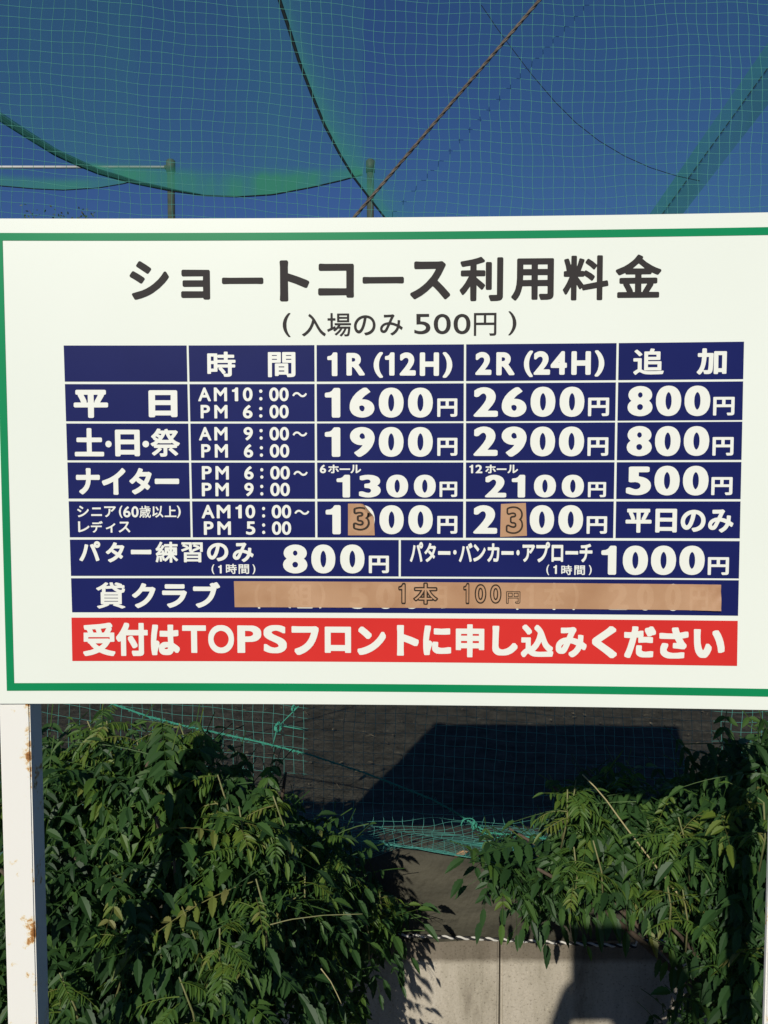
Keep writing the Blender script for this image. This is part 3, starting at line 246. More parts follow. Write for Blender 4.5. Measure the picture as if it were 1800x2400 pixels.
"622,991 527,999 386,993 315,975 244,943 184,904 123,847 67,770 22,676 4,592 0,465 13,360 41,276 83,201 134,140 181,97 244,55 325,21 386,6 527,0 648,14 738,47 818,97 875,150 917,202 954,266 983,339 999,465 997,560 978,676 952,739 920,794 872,854 812,907 738,953|547,793 617,772 648,755 688,727 735,676 760,634 780,581 792,528 793,476 780,413 756,360 731,318 678,265 587,215 527,201 466,201 365,234 320,266 268,318 232,381 216,434 206,486 207,528 226,602 251,655 289,707 335,746 426,787 486,799",
"649,994 20,999 0,983 0,13 20,0 298,0 322,13 322,390 330,397 608,401 738,420 820,448 876,477 966,557 987,595 999,660 995,768 970,832 922,886 836,942 771,969|461,800 542,792 624,764 665,703 648,660 608,628 559,609 461,597 330,597 322,606 322,789 330,800",
"706,991 594,999 432,998 342,991 252,974 144,935 80,897 34,855 2,802 0,665 15,623 63,571 144,518 234,476 540,361 594,333 646,276 630,233 540,206 468,198 360,214 270,241 126,322 36,325 12,318 4,97 67,66 144,39 270,11 378,1 558,0 648,5 740,24 828,55 887,87 954,143 992,202 999,308 990,360 978,392 924,455 846,508 756,551 450,659 395,686 350,728 345,749 378,775 432,791 522,803 576,799 666,777 774,739 828,711 918,712 931,718 933,928 810,971",
"125,998 22,999 0,978 0,795 22,772 717,776 718,756 703,708 650,582 590,488 527,418 460,360 375,306 277,261 140,216 112,196 110,109 198,12 218,0 306,0 473,70 580,135 681,215 797,341 879,476 942,631 999,843 999,930 982,950 904,998 747,992 228,992",
"989,991 973,999 22,999 11,991 1,971 0,23 5,13 22,0 208,0 228,23 228,73 767,73 771,23 787,2 973,0 993,11 999,23 999,971|767,771 773,759 773,305 767,298 228,300 228,771",
"197,997 120,999 102,987 35,912 33,828 202,688 328,568 410,565 499,659 496,743 353,875|936,809 917,816 854,816 840,809 757,668 685,575 573,462 473,387 374,330 274,285 129,236 29,219 11,209 0,190 0,115 65,12 84,0 165,0 292,31 390,68 483,112 600,181 754,302 881,439 946,528 997,612 999,696",
"307,992 288,999 29,999 1,984 0,895 13,780 13,214 2,20 29,0 288,0 301,3 320,20 310,223 314,457 352,452 559,396 805,317 926,320 948,338 999,427 998,506 969,524 676,612 311,701 320,975",
"199,996 84,999 62,987 20,718 0,512 3,244 19,101 35,29 47,10 65,0 212,4 236,20 246,136 322,351 322,441 258,492 212,493 204,503 240,745 275,888 275,969 258,990|956,897 945,905 862,905 652,891 487,904 395,903 380,888 379,879 380,718 404,701 514,694 780,693 945,701 963,718 964,727 964,888|515,450 358,456 342,441 331,402 322,396 324,190 347,145 403,92 441,71 487,55 606,45 862,51 972,64 999,83 999,253 986,271 890,274 771,254 670,247 597,256 551,273 532,288 530,307 538,342 538,432",
"581,994 564,999 417,999 407,995 398,986 398,875 389,868 21,868 12,866 0,851 2,227 21,215 168,215 186,232 186,272 398,272 398,18 417,0 573,0 586,10 592,272 803,272 810,264 811,232 831,220 978,220 999,232 997,859 978,868 592,870 589,986|803,709 810,700 810,661 803,652 590,653 592,709|398,708 398,653 186,653 186,708|803,495 810,486 810,438 803,431 592,431 592,495|398,494 398,431 186,431 186,494",
"256,994 243,998 24,999 3,977 3,891 12,823 0,242 12,165 57,96 97,62 158,28 201,12 264,2 441,0 535,5 640,23 778,79 838,114 927,182 996,250 999,327 912,415 901,420 807,419 733,344 671,294 629,268 567,240 462,211 400,202 358,207 285,235 253,284 244,344 257,755 270,900 270,977",
"170,995 161,999 105,998 50,955 40,945 40,887 129,790 200,698 264,697 332,754 333,812 280,885|534,987 526,992 470,993 413,920 415,859 494,784 518,754 519,730 487,605 439,493 383,406 320,340 303,340 303,589 296,602 288,607 26,607 10,597 8,464 12,456 26,448 145,448 147,439 145,266 114,249 73,216 9,149 0,133 2,75 58,0 121,0 193,90 216,115 224,115 288,67 335,41 383,25 439,16 558,11 851,16 963,20 978,33 986,76 999,108 998,174 986,185 953,191 986,249 986,307 899,367 851,417 816,473 791,531 708,759 668,837 607,920|629,474 668,373 700,315 768,232 828,180 764,173 581,167 494,174 428,191 478,239 540,315",
"599,998 524,999 483,987 334,978 176,979 160,968 160,811 172,793 242,791 409,802 350,657 234,635 155,598 106,562 71,527 33,473 5,402 0,349 2,242 10,211 27,180 68,136 118,111 226,109 267,117 309,144 335,171 371,224 469,447 483,463 582,435 668,393 632,321 582,259 524,210 440,162 421,144 423,73 500,3 566,0 616,29 687,82 724,118 781,189 831,281 839,281 889,242 947,242 962,260 999,349 999,420 886,509 895,651 895,713 887,731 806,746 732,744 721,731 721,642 715,596 649,621 558,644 554,651 616,796 663,873 663,936 659,945|251,433 256,429 253,420 225,358 197,313 184,306 179,313 177,340 192,376 218,408",
"827,996 707,999 694,994 635,947 528,880 77,635 23,593 3,569 0,552 0,462 16,439 57,405 496,158 746,0 861,0 989,76 999,84 999,158 810,274 387,500 366,520 963,840 963,915",
"903,997 827,999 785,980 760,957 711,954 670,935 652,919 653,842 744,684 818,682 863,703 893,726 934,726 978,746 999,764 999,842 945,937|432,989 347,997 264,996 252,980 249,893 231,813 157,810 17,817 0,803 1,651 8,639 33,632 194,625 106,331 67,227 15,115 17,45 33,31 116,0 182,0 204,19 256,149 308,305 362,495 391,634 397,642 438,646 448,643 449,495 463,479 686,490 818,478 893,478 910,495 911,643 906,651 884,662 752,670 620,669 603,677 611,694 607,850 595,861 521,861 438,843 436,868 446,893 446,971|524,400 405,403 387,374 378,296 381,149 404,106 430,77 496,37 587,19 818,21 901,31 921,45 927,201 917,216 835,221 686,200 612,211 579,225 562,239 555,262 565,305 564,383 546,398",
"636,999 525,999 454,991 434,981 428,973 429,895 459,818 454,806 264,808 103,821 13,818 0,801 2,654 23,636 123,629 535,626 603,508 595,502 494,504 475,491 466,430 468,344 494,331 665,318 776,303 866,304 935,379 935,448 849,542 787,646 966,680 995,697 999,783 989,852 966,869 886,869 705,832 688,861 655,955 655,973|233,491 203,497 113,497 89,473 48,387 35,310 40,181 73,124 113,84 163,51 223,25 294,7 370,0 665,2 836,18 862,34 868,189 856,203 756,207 635,188 474,181 364,198 324,211 284,232 269,250 257,293 309,396 309,456 304,468 284,481",
"208,995 20,999 0,976 14,523 20,434 37,316 56,237 82,168 136,79 180,34 243,0 385,0 421,19 455,50 523,148 580,286 582,385 494,493 412,493 391,464 367,375 328,286 314,264 305,267 291,286 262,355 229,513 215,759 224,976|793,956 785,962 696,962 625,934 601,907 601,828 660,720 718,572 767,385 794,202 812,182 892,182 972,216 996,237 999,345 992,404 964,562 919,707 864,838",
"930,989 859,999 628,999 571,992 518,968 416,893 301,859 81,842 30,821 1,790 0,706 14,685 50,661 127,645 401,643 407,68 437,27 513,0 898,1 956,19 996,58 999,926 975,966|859,926 864,79 840,71 551,72 542,79 536,717 147,718 132,727 133,769 147,776 359,790 513,838 628,925",
"558,994 542,999 458,999 435,993 418,979 405,948 404,799 75,796 44,781 27,747 28,654 40,631 59,616 82,611 281,608 220,509 159,431 97,369 9,299 0,268 9,237 71,168 98,154 134,160 190,201 228,181 404,178 408,37 427,11 458,0 542,0 565,8 580,21 591,52 592,176 595,180 764,181 787,188 802,201 863,161 902,157 925,170 986,237 999,268 997,291 982,315 896,376 802,473 744,554 713,608 917,611 948,620 965,639 972,662 972,747 964,770 948,787 925,796 595,797 592,801 590,956 579,979|534,945 538,940 538,747 542,743 919,739 917,667 626,662 695,531 761,438 863,334 944,276 886,210 802,276 726,358 661,446 598,554 549,662 542,665 538,654 538,315 756,312 761,307 760,237 542,234 538,230 538,60 526,54 465,54 459,60 458,232 235,237 234,307 243,312 458,315 458,662 446,662 366,500 271,361 190,273 113,211 105,210 54,268 159,353 235,438 297,528 367,662 82,667 80,739 458,745 459,940 465,945|404,457 405,369 345,369|595,449 648,369 592,369 592,438",
"538,999 413,995 327,976 241,940 169,891 82,796 43,724 17,646 0,508 21,341 77,214 125,150 187,96 251,56 312,31 413,6 499,0 586,6 686,31 748,56 812,96 873,150 922,214 957,282 992,410 999,498 993,587 955,724 919,793 873,852 819,901 744,947 672,976 600,993|528,931 629,914 686,890 744,854 790,812 854,714 880,646 898,498 893,420 861,302 830,243 787,186 741,145 643,93 571,74 499,69 427,74 356,93 258,145 212,186 168,243 121,351 101,508 117,636 140,704 171,763 212,815 298,882 361,911 427,927|513,812 471,811 427,800 384,775 344,734 303,646 284,498 294,390 341,272 403,214 456,193 499,188 542,193 596,214 658,272 705,390 715,498 703,616 658,730 600,786 564,803|499,744 546,724 581,675 606,596 614,498 605,400 583,331 542,275 499,257 456,275 415,331 394,400 384,498 393,596 418,675 453,724",
"970,996 50,999 15,987 3,970 0,953 0,49 2,32 15,11 42,0 138,1 164,15 174,32 176,424 182,437 815,437 823,433 823,177 815,170 656,168 631,143 630,114 666,23 692,4 867,7 920,19 957,40 984,74 995,109 999,151 999,953 991,979|946,951 951,945 951,151 948,117 929,80 902,63 867,55 709,49 681,117 692,124 841,123 867,134 872,160 872,475 867,484 130,484 127,57 121,47 50,47 50,950|869,876 534,877 534,560 870,561|453,876 128,876 130,559 454,561|823,825 823,612 815,606 586,606 581,612 581,825 586,831 815,831|402,830 406,825 406,612 402,606 182,606 176,612 176,825 182,831",
"582,990 383,999 224,983 96,951 52,924 35,895 37,752 59,724 96,702 144,690 192,689 319,715 399,722 463,716 498,695 499,676 479,662 319,644 256,613 232,571 232,457 249,419 303,387 351,377 431,375 495,361 521,333 511,295 463,279 383,281 303,297 192,333 128,339 80,331 40,314 16,295 1,267 0,124 32,77 64,60 139,38 319,6 431,0 527,4 671,29 767,59 841,95 927,163 970,219 993,276 999,333 980,419 953,467 894,524 940,581 973,657 973,743 953,800 888,876 816,924 687,971|527,924 639,906 735,870 786,838 837,781 857,705 841,629 794,571 708,524 777,495 843,438 876,362 874,286 824,200 766,152 703,120 575,83 495,74 383,73 240,92 123,124 120,257 144,268 303,220 447,206 543,219 589,238 613,257 634,286 643,324 621,381 585,409 511,437 447,446 367,448 352,457 351,562 367,578 495,588 575,615 616,657 615,714 595,743 559,766 463,791 335,790 163,762 154,771 155,886 210,905 335,925 431,928",
"540,995 373,999 213,981 84,947 48,919 34,890 36,756 56,728 100,702 148,691 196,691 325,718 405,724 470,717 499,699 502,679 486,662 325,644 257,613 233,575 233,460 247,422 293,391 341,378 470,370 507,355 524,326 506,288 453,276 373,280 293,297 196,329 132,337 84,330 36,310 12,288 0,259 1,116 36,72 84,52 196,23 373,0 518,2 598,12 694,33 775,61 845,96 929,163 972,221 994,278 999,336 979,422 950,469 888,527 936,575 974,661 973,747 951,804 883,881 807,928 678,974|518,940 646,920 752,881 807,846 860,785 881,709 868,632 823,571 752,527 829,479 866,441 899,364 898,288 881,240 846,192 775,135 716,106 582,68 502,59 373,58 229,77 117,106 101,116 97,259 116,276 148,279 309,231 437,217 534,229 598,265 621,326 608,364 580,393 502,424 357,435 341,441 329,460 329,565 341,584 357,590 486,600 557,622 595,661 595,709 575,737 550,754 453,779 341,778 180,747 148,752 131,766 130,881 148,904 277,932 389,942"]
LETTERS = {
"title": [(0,-0.2908,1.7328,-0.2459,1.7763),(1,-0.2321,1.7329,-0.1989,1.7666),(2,-0.1852,1.7503,-0.1378,1.7576),(3,-0.1191,1.7306,-0.0853,1.7768),(4,-0.0752,1.7345,-0.0343,1.7729),(2,-0.0245,1.7502,0.0226,1.7577),(5,0.0297,1.7321,0.0752,1.7748),(6,0.0858,1.7297,0.135,1.7792),(7,0.1441,1.7301,0.1918,1.777),(8,0.2019,1.7298,0.2529,1.7796),(9,0.2607,1.732,0.3113,1.7799)],
"subtitle": [(10,-0.1159,1.6903,-0.107,1.7174),(11,-0.094,1.691,-0.0666,1.7163),(12,-0.0651,1.6907,-0.0377,1.7172),(13,-0.0344,1.6919,-0.0097,1.7146),(14,-0.0046,1.6917,0.0213,1.7155),(15,0.0345,1.693,0.0529,1.7157),(16,0.0566,1.6929,0.0759,1.7156),(16,0.0791,1.6928,0.0983,1.7155),(17,0.1022,1.6908,0.1277,1.7165),(18,0.1411,1.6912,0.1503,1.7181)],
"r0c1": [(19,-0.203,1.6451,-0.1705,1.6737)],
"r0c1b": [(20,-0.1332,1.6446,-0.1016,1.6731)],
"r0c2": [(21,-0.065,1.6457,-0.0534,1.6726),(22,-0.043,1.6462,-0.0221,1.672),(23,-0.0118,1.6435,-0.0012,1.6728),(21,0.0011,1.6461,0.012,1.6724),(24,0.018,1.646,0.0363,1.6723),(25,0.0409,1.6456,0.0628,1.6722),(26,0.067,1.6434,0.0779,1.6724)],
"r0c3": [(24,0.1042,1.6464,0.1224,1.6724),(22,0.1279,1.646,0.1485,1.6721),(23,0.1592,1.6438,0.1693,1.6737),(24,0.1702,1.6463,0.1887,1.673),(27,0.1893,1.6463,0.2076,1.6729),(25,0.2126,1.6461,0.2344,1.6727),(26,0.2388,1.6441,0.2495,1.6736)],
"r0c4": [(28,0.2819,1.6458,0.3158,1.6752)],
"r0c4b": [(29,0.3523,1.6457,0.3851,1.675)],
"r1c0": [(30,-0.3577,1.5981,-0.318,1.6303)],
"r1c0b": [(31,-0.2713,1.5988,-0.2381,1.6298)],
"r2c0": [(32,-0.3576,1.5538,-0.3237,1.5864),(33,-0.3221,1.5642,-0.3148,1.5718),(34,-0.3108,1.5538,-0.2822,1.5846),(33,-0.2792,1.5642,-0.2715,1.5718),(35,-0.2697,1.5535,-0.2358,1.5859)],
"r3c0": [(36,-0.3569,1.5098,-0.3292,1.5403),(37,-0.3269,1.5093,-0.2995,1.5403),(38,-0.295,1.5098,-0.2692,1.5403),(39,-0.2656,1.5218,-0.2373,1.5281)],
"r4c0": [(40,-0.3562,1.4833,-0.3428,1.4967),(41,-0.3401,1.4847,-0.3276,1.4946),(42,-0.3249,1.4834,-0.3114,1.496),(43,-0.3078,1.4824,-0.3037,1.4967),(44,-0.3028,1.4831,-0.2944,1.496),(45,-0.2933,1.4831,-0.285,1.496),(46,-0.2841,1.4826,-0.2707,1.4968),(47,-0.2692,1.4829,-0.2561,1.4964),(48,-0.2548,1.4835,-0.241,1.4964),(49,-0.2405,1.4824,-0.236,1.4968)],
"r4c0b": [(50,-0.3557,1.4658,-0.3423,1.4784),(51,-0.3408,1.4653,-0.327,1.4788),(52,-0.3234,1.4653,-0.3123,1.4763),(53,-0.3085,1.4655,-0.295,1.4781)],
"r1c1": [(54,-0.2139,1.6172,-0.1993,1.6329),(55,-0.1958,1.6172,-0.1806,1.6329),(21,-0.1749,1.6172,-0.1678,1.6329),(56,-0.1623,1.6172,-0.1512,1.6329),(57,-0.1436,1.618,-0.1398,1.6306),(56,-0.132,1.6171,-0.121,1.6328),(56,-0.1203,1.6171,-0.1096,1.6328),(58,-0.1053,1.6217,-0.0886,1.6275)],
"r1c1b": [(59,-0.2113,1.5976,-0.2006,1.613),(55,-0.1955,1.5975,-0.1803,1.6129),(60,-0.1625,1.5975,-0.1514,1.6129),(57,-0.1438,1.5984,-0.14,1.6106),(56,-0.1318,1.5975,-0.1211,1.6129),(56,-0.1204,1.5975,-0.1097,1.6129)],
"r2c1": [(54,-0.2136,1.5722,-0.1993,1.5876),(55,-0.1958,1.5722,-0.1806,1.5876),(61,-0.162,1.5722,-0.1513,1.5876),(57,-0.1436,1.573,-0.1399,1.5853),(56,-0.132,1.5721,-0.121,1.5876),(56,-0.1202,1.5721,-0.1095,1.5876),(58,-0.1053,1.5767,-0.0885,1.5824)],
"r2c1b": [(59,-0.2112,1.5524,-0.2005,1.5679),(55,-0.1955,1.5524,-0.1803,1.5679),(60,-0.1618,1.5524,-0.1511,1.5679),(57,-0.1434,1.5533,-0.1397,1.5656),(56,-0.1318,1.5524,-0.1207,1.5679),(56,-0.12,1.5524,-0.1093,1.5679)],
"r3c1": [(59,-0.2108,1.527,-0.1995,1.5426),(55,-0.195,1.527,-0.1795,1.5426),(60,-0.1616,1.5271,-0.1508,1.5426),(57,-0.1431,1.528,-0.1395,1.5403),(56,-0.1315,1.5271,-0.1204,1.5426),(56,-0.1198,1.5271,-0.1088,1.5426),(58,-0.1046,1.5314,-0.0882,1.5371)],
"r3c1b": [(59,-0.2111,1.5077,-0.1998,1.5233),(55,-0.1953,1.5077,-0.1797,1.5233),(61,-0.1617,1.5077,-0.151,1.5233),(57,-0.1433,1.5086,-0.1397,1.521),(56,-0.1316,1.5078,-0.1205,1.5233),(56,-0.12,1.5078,-0.1089,1.5233)],
"r4c1": [(54,-0.2116,1.4821,-0.1968,1.4977),(55,-0.1941,1.4821,-0.1782,1.4977),(21,-0.1722,1.4821,-0.165,1.4977),(56,-0.1606,1.4821,-0.1494,1.4977),(57,-0.1414,1.483,-0.1378,1.4954),(56,-0.1302,1.4821,-0.1189,1.4977),(56,-0.1184,1.4822,-0.1076,1.4978),(58,-0.1037,1.4863,-0.0866,1.492)],
"r4c1b": [(59,-0.2093,1.4628,-0.1981,1.4785),(55,-0.1935,1.4628,-0.1778,1.4785),(62,-0.1602,1.4629,-0.1494,1.4785),(57,-0.1415,1.4638,-0.1379,1.4762),(56,-0.13,1.4629,-0.1191,1.4785),(56,-0.1185,1.4629,-0.1077,1.4786)],
"r1c2": [(21,-0.068,1.5983,-0.0502,1.6322),(63,-0.0394,1.5983,-0.011,1.6325),(64,-0.0059,1.5982,0.0225,1.6324),(64,0.0276,1.5982,0.0559,1.6323),(65,0.061,1.599,0.0839,1.6199)],
"r1c3": [(66,0.1024,1.5989,0.1301,1.6326),(63,0.1345,1.5987,0.1625,1.6325),(64,0.1672,1.5988,0.1951,1.6329),(64,0.2,1.5987,0.2278,1.6328),(65,0.232,1.5994,0.2556,1.6203)],
"r1c4": [(67,0.2762,1.5992,0.3041,1.6332),(64,0.3079,1.5993,0.3359,1.6335),(64,0.3396,1.5992,0.368,1.6334),(65,0.3713,1.5998,0.3948,1.6206)],
"r2c2": [(21,-0.0682,1.5533,-0.0503,1.5872),(68,-0.0391,1.5533,-0.0107,1.5875),(64,-0.0059,1.5533,0.0225,1.5875),(64,0.0277,1.5533,0.056,1.5874),(65,0.0612,1.5544,0.0842,1.575)],
"r2c3": [(66,0.1026,1.5543,0.1301,1.5879),(68,0.1347,1.5535,0.163,1.5878),(64,0.1673,1.5538,0.1953,1.5877),(64,0.1998,1.5538,0.2281,1.5877),(65,0.232,1.5543,0.2554,1.5754)],
"r2c4": [(67,0.276,1.554,0.3041,1.5881),(64,0.3077,1.554,0.3359,1.588),(64,0.3397,1.5543,0.3679,1.5879),(65,0.3716,1.5546,0.3948,1.5755)],
"r3c2": [(69,-0.074,1.5344,-0.0669,1.5442),(70,-0.0645,1.5344,-0.052,1.5442),(71,-0.0512,1.5382,-0.0392,1.5399),(72,-0.0387,1.5344,-0.0264,1.5442)],
"r3c2b": [(21,-0.0548,1.5064,-0.0392,1.5326),(73,-0.0289,1.5064,-0.0039,1.5326),(64,0.0027,1.5065,0.0278,1.5327),(64,0.0345,1.5065,0.0596,1.5327),(65,0.064,1.5071,0.0842,1.5247)],
"r3c3": [(21,0.0981,1.5345,0.1023,1.5442),(74,0.1051,1.5345,0.1129,1.5442),(70,0.1163,1.5345,0.1284,1.5442),(71,0.1293,1.5382,0.1404,1.54),(72,0.1416,1.5345,0.1536,1.5442)],
"r3c3b": [(66,0.116,1.5067,0.1404,1.5327),(21,0.1466,1.5067,0.1619,1.5327),(64,0.172,1.5068,0.1969,1.5328),(64,0.2036,1.5068,0.2286,1.5328),(65,0.2332,1.5072,0.2536,1.5245)],
"r3c4": [(75,0.276,1.5096,0.3041,1.5422),(64,0.3079,1.5094,0.336,1.5431),(64,0.3397,1.5094,0.3681,1.5431),(65,0.3713,1.5099,0.3947,1.5303)],
"r4c2": [(21,-0.0676,1.4637,-0.0501,1.4975),(64,-0.039,1.4638,-0.0107,1.4975),(64,-0.0052,1.4639,0.0228,1.4975),(64,0.0282,1.464,0.0563,1.4976),(65,0.0615,1.4646,0.0846,1.4852)],
"r4c3": [(66,0.1029,1.4648,0.1303,1.4977),(64,0.1676,1.4645,0.1953,1.4979),(64,0.2002,1.4646,0.2282,1.498),(65,0.2323,1.4652,0.2554,1.4853)],
"r4c4": [(76,0.2762,1.4667,0.3054,1.4941),(77,0.3097,1.467,0.3338,1.4942),(78,0.3381,1.4679,0.3658,1.4931),(79,0.3687,1.4673,0.3967,1.4937)],
"r5c0": [(80,-0.3549,1.4319,-0.3303,1.4554),(81,-0.324,1.4306,-0.3024,1.4541),(82,-0.2948,1.44,-0.2709,1.4454),(83,-0.266,1.4303,-0.2399,1.4547),(84,-0.2361,1.4307,-0.2109,1.4541),(85,-0.206,1.432,-0.1812,1.4533),(86,-0.176,1.4311,-0.1517,1.4537)],
"r5c0b": [(87,-0.2009,1.4168,-0.1976,1.4283),(21,-0.1931,1.4177,-0.1891,1.4276),(88,-0.1841,1.4172,-0.1715,1.4289),(89,-0.1693,1.4172,-0.1571,1.4284),(90,-0.1531,1.4168,-0.1498,1.4284)],
"r5c0c": [(67,-0.1175,1.4179,-0.0891,1.4516),(64,-0.0844,1.418,-0.0565,1.4517),(64,-0.0508,1.4181,-0.0226,1.4518),(65,-0.0176,1.4185,0.0057,1.4389)],
"r5c1": [(91,0.03,1.4317,0.0452,1.455),(92,0.0468,1.4317,0.06,1.4538),(93,0.0625,1.4401,0.0768,1.4445),(94,0.08,1.4405,0.0839,1.4458),(95,0.0866,1.4319,0.1022,1.454),(96,0.1031,1.4325,0.1173,1.4526),(97,0.1194,1.4321,0.1331,1.4537),(93,0.1354,1.4404,0.1495,1.4448),(94,0.1526,1.4399,0.1563,1.4461),(98,0.1596,1.4323,0.1738,1.4524),(99,0.1753,1.432,0.191,1.4556),(100,0.1928,1.4326,0.206,1.4522),(93,0.2086,1.4411,0.2231,1.4452),(101,0.2247,1.4323,0.2393,1.4536)],
"r5c1b": [(87,0.1871,1.4172,0.1903,1.4293),(21,0.1952,1.4186,0.1991,1.4288),(88,0.2041,1.4175,0.2164,1.4289),(89,0.219,1.4176,0.2311,1.4286),(90,0.2355,1.4175,0.2387,1.4291)],
"r5c1c": [(21,0.2494,1.4181,0.2665,1.4516),(64,0.2739,1.418,0.3022,1.4518),(64,0.3057,1.4182,0.3338,1.452),(64,0.3376,1.4185,0.3658,1.4521),(65,0.3694,1.4187,0.3929,1.4391)],
"r6c0": [(102,-0.3361,1.3762,-0.3024,1.4071),(103,-0.2943,1.3768,-0.2668,1.4062),(104,-0.2591,1.3772,-0.2302,1.405),(105,-0.2229,1.3773,-0.1913,1.4074)],
"r6c0b": [(106,-0.1512,1.3765,-0.1444,1.4055),(21,-0.1362,1.3783,-0.1263,1.4052),(107,-0.1122,1.377,-0.083,1.4067),(108,-0.0758,1.3771,-0.0682,1.4068)],
"r6c0c": [(75,-0.0401,1.3766,-0.0186,1.407),(64,-0.0094,1.3767,0.0132,1.4071),(64,0.0208,1.3769,0.0437,1.4072),(65,0.0501,1.3776,0.0734,1.4041)],
"r6c0d": [(106,0.1485,1.3767,0.1556,1.4071),(21,0.1641,1.3799,0.173,1.4065),(109,0.1845,1.3769,0.2083,1.4081),(108,0.2175,1.3769,0.2245,1.4076)],
"r6c0e": [(66,0.2576,1.3775,0.2812,1.4076),(64,0.2905,1.3771,0.3096,1.4078),(64,0.3222,1.3769,0.3406,1.4081),(65,0.35,1.3775,0.3707,1.4048)],
"banner": [(110,-0.3527,1.3201,-0.3151,1.3595),(111,-0.3138,1.3201,-0.2767,1.3595),(112,-0.2731,1.3211,-0.2394,1.3573),(113,-0.2363,1.3239,-0.2084,1.3565),(114,-0.2058,1.3236,-0.1756,1.3569),(115,-0.1716,1.3241,-0.1435,1.3566),(116,-0.1408,1.3238,-0.1137,1.3571),(117,-0.108,1.322,-0.0764,1.3559),(118,-0.0692,1.3246,-0.0385,1.3555),(119,-0.0309,1.3224,0.0021,1.3557),(120,0.0151,1.3218,0.0404,1.3578),(121,0.0456,1.3226,0.0781,1.3575),(122,0.0835,1.3205,0.1165,1.3592),(123,0.1258,1.3229,0.1549,1.3577),(124,0.1589,1.3213,0.196,1.3593),(125,0.1989,1.3217,0.2341,1.3569),(126,0.2404,1.3212,0.2686,1.3583),(127,0.2768,1.3217,0.3127,1.3586),(128,0.3167,1.3215,0.3496,1.3577),(129,0.3554,1.3228,0.3903,1.3561)],
"hand_long": [(130,0.0165,1.3826,0.0251,1.4075),(131,0.0338,1.382,0.0626,1.408)],
"hand_long_price": [(130,0.0916,1.383,0.0987,1.4079),(132,0.1049,1.3837,0.1183,1.4066),(132,0.1224,1.3838,0.1357,1.4063),(133,0.1411,1.3839,0.1574,1.3983)],
"hand_a": [(134,-0.0361,1.4683,-0.0164,1.4957)],
"hand_b": [(135,0.14,1.4649,0.1598,1.4966)]}
CELLS = {'r0c0':[(-0.3679,1.6809),(-0.2267,1.6809),(-0.2264,1.6397),(-0.3675,1.6398)],'r0c1':[(-0.2243,1.6809),(-0.0798,1.681),(-0.0798,1.6396),(-0.2239,1.6397)],'r0c2':[(-0.0772,1.681),(0.0911,1.6812),(0.0911,1.6398),(-0.0773,1.6396)],'r0c3':[(0.0936,1.6812),(0.263,1.6816),(0.2629,1.6401),(0.0937,1.6398)],'r0c4':[(0.2654,1.6816),(0.4037,1.6821),(0.4038,1.6405),(0.2654,1.6401)],'r1c0':[(-0.3675,1.6369),(-0.2264,1.6368),(-0.226,1.5942),(-0.3671,1.5944)],'r1c1':[(-0.2239,1.6368),(-0.0798,1.6368),(-0.0799,1.594),(-0.2236,1.5941)],'r1c2':[(-0.0773,1.6368),(0.0911,1.6371),(0.0912,1.5941),(-0.0773,1.594)],'r1c3':[(0.0937,1.6371),(0.2629,1.6375),(0.2629,1.5943),(0.0939,1.5941)],'r1c4':[(0.2654,1.6375),(0.4038,1.6379),(0.404,1.5947),(0.2653,1.5943)],'r2c0':[(-0.367,1.5917),(-0.226,1.5916),(-0.2257,1.5492),(-0.3666,1.5494)],'r2c1':[(-0.2235,1.5916),(-0.0799,1.5917),(-0.0799,1.5491),(-0.2232,1.5492)],'r2c2':[(-0.0773,1.5917),(0.0912,1.5919),(0.0912,1.5492),(-0.0773,1.5491)],'r2c3':[(0.0939,1.5919),(0.2628,1.5923),(0.2628,1.5495),(0.0941,1.5492)],'r2c4':[(0.2653,1.5923),(0.404,1.5928),(0.4041,1.5499),(0.2653,1.5495)],'r3c0':[(-0.3666,1.5469),(-0.2257,1.5467),(-0.2253,1.5048),(-0.3662,1.505)],'r3c1':[(-0.2232,1.5467),(-0.0799,1.5467),(-0.0799,1.5048),(-0.2228,1.5048)],'r3c2':[(-0.0773,1.5467),(0.0912,1.5468),(0.0913,1.5049),(-0.0773,1.5048)],'r3c3':[(0.0941,1.5468),(0.2628,1.5471),(0.2627,1.5052),(0.0943,1.5049)],'r3c4':[(0.2653,1.5471),(0.4041,1.5474),(0.4042,1.5055),(0.2653,1.5052)],'r4c0':[(-0.3661,1.5018),(-0.2253,1.5018),(-0.225,1.4599),(-0.3657,1.4599)],'r4c1':[(-0.2228,1.5018),(-0.0799,1.5018),(-0.0799,1.46),(-0.2225,1.4599)],'r4c2':[(-0.0773,1.5018),(0.0913,1.502),(0.0913,1.4601),(-0.0773,1.46)],'r4c3':[(0.0943,1.5021),(0.2627,1.5024),(0.2626,1.4604),(0.0944,1.4601)],'r4c4':[(0.2653,1.5024),(0.4042,1.5028),(0.4044,1.4608),(0.2652,1.4604)],'r5c0':[(-0.3657,1.4571),(0.017,1.4572),(0.017,1.4147),(-0.3653,1.4147)],'r5c1':[(0.0195,1.4572),(0.4044,1.4576),(0.4045,1.4149),(0.0195,1.4147)],'r6c0':[(-0.3653,1.4119),(0.4045,1.4128),(0.4046,1.372),(-0.3649,1.3718)]}
BANNER = [(-0.3658, 1.3655), (0.4044, 1.3661), (0.4049, 1.3139), (-0.3659, 1.3141)]
TAPES = {'hand_a': [(-0.0416, 1.4993), (-0.0125, 1.4993), (-0.0107, 1.4626), (-0.0417, 1.4625)], 'hand_b': [(0.1344, 1.4992), (0.1628, 1.5005), (0.1644, 1.4626), (0.1338, 1.4612)], 'hand_long': [(-0.1749, 1.4087), (0.3841, 1.4078), (0.3839, 1.378), (-0.1743, 1.3782)]}


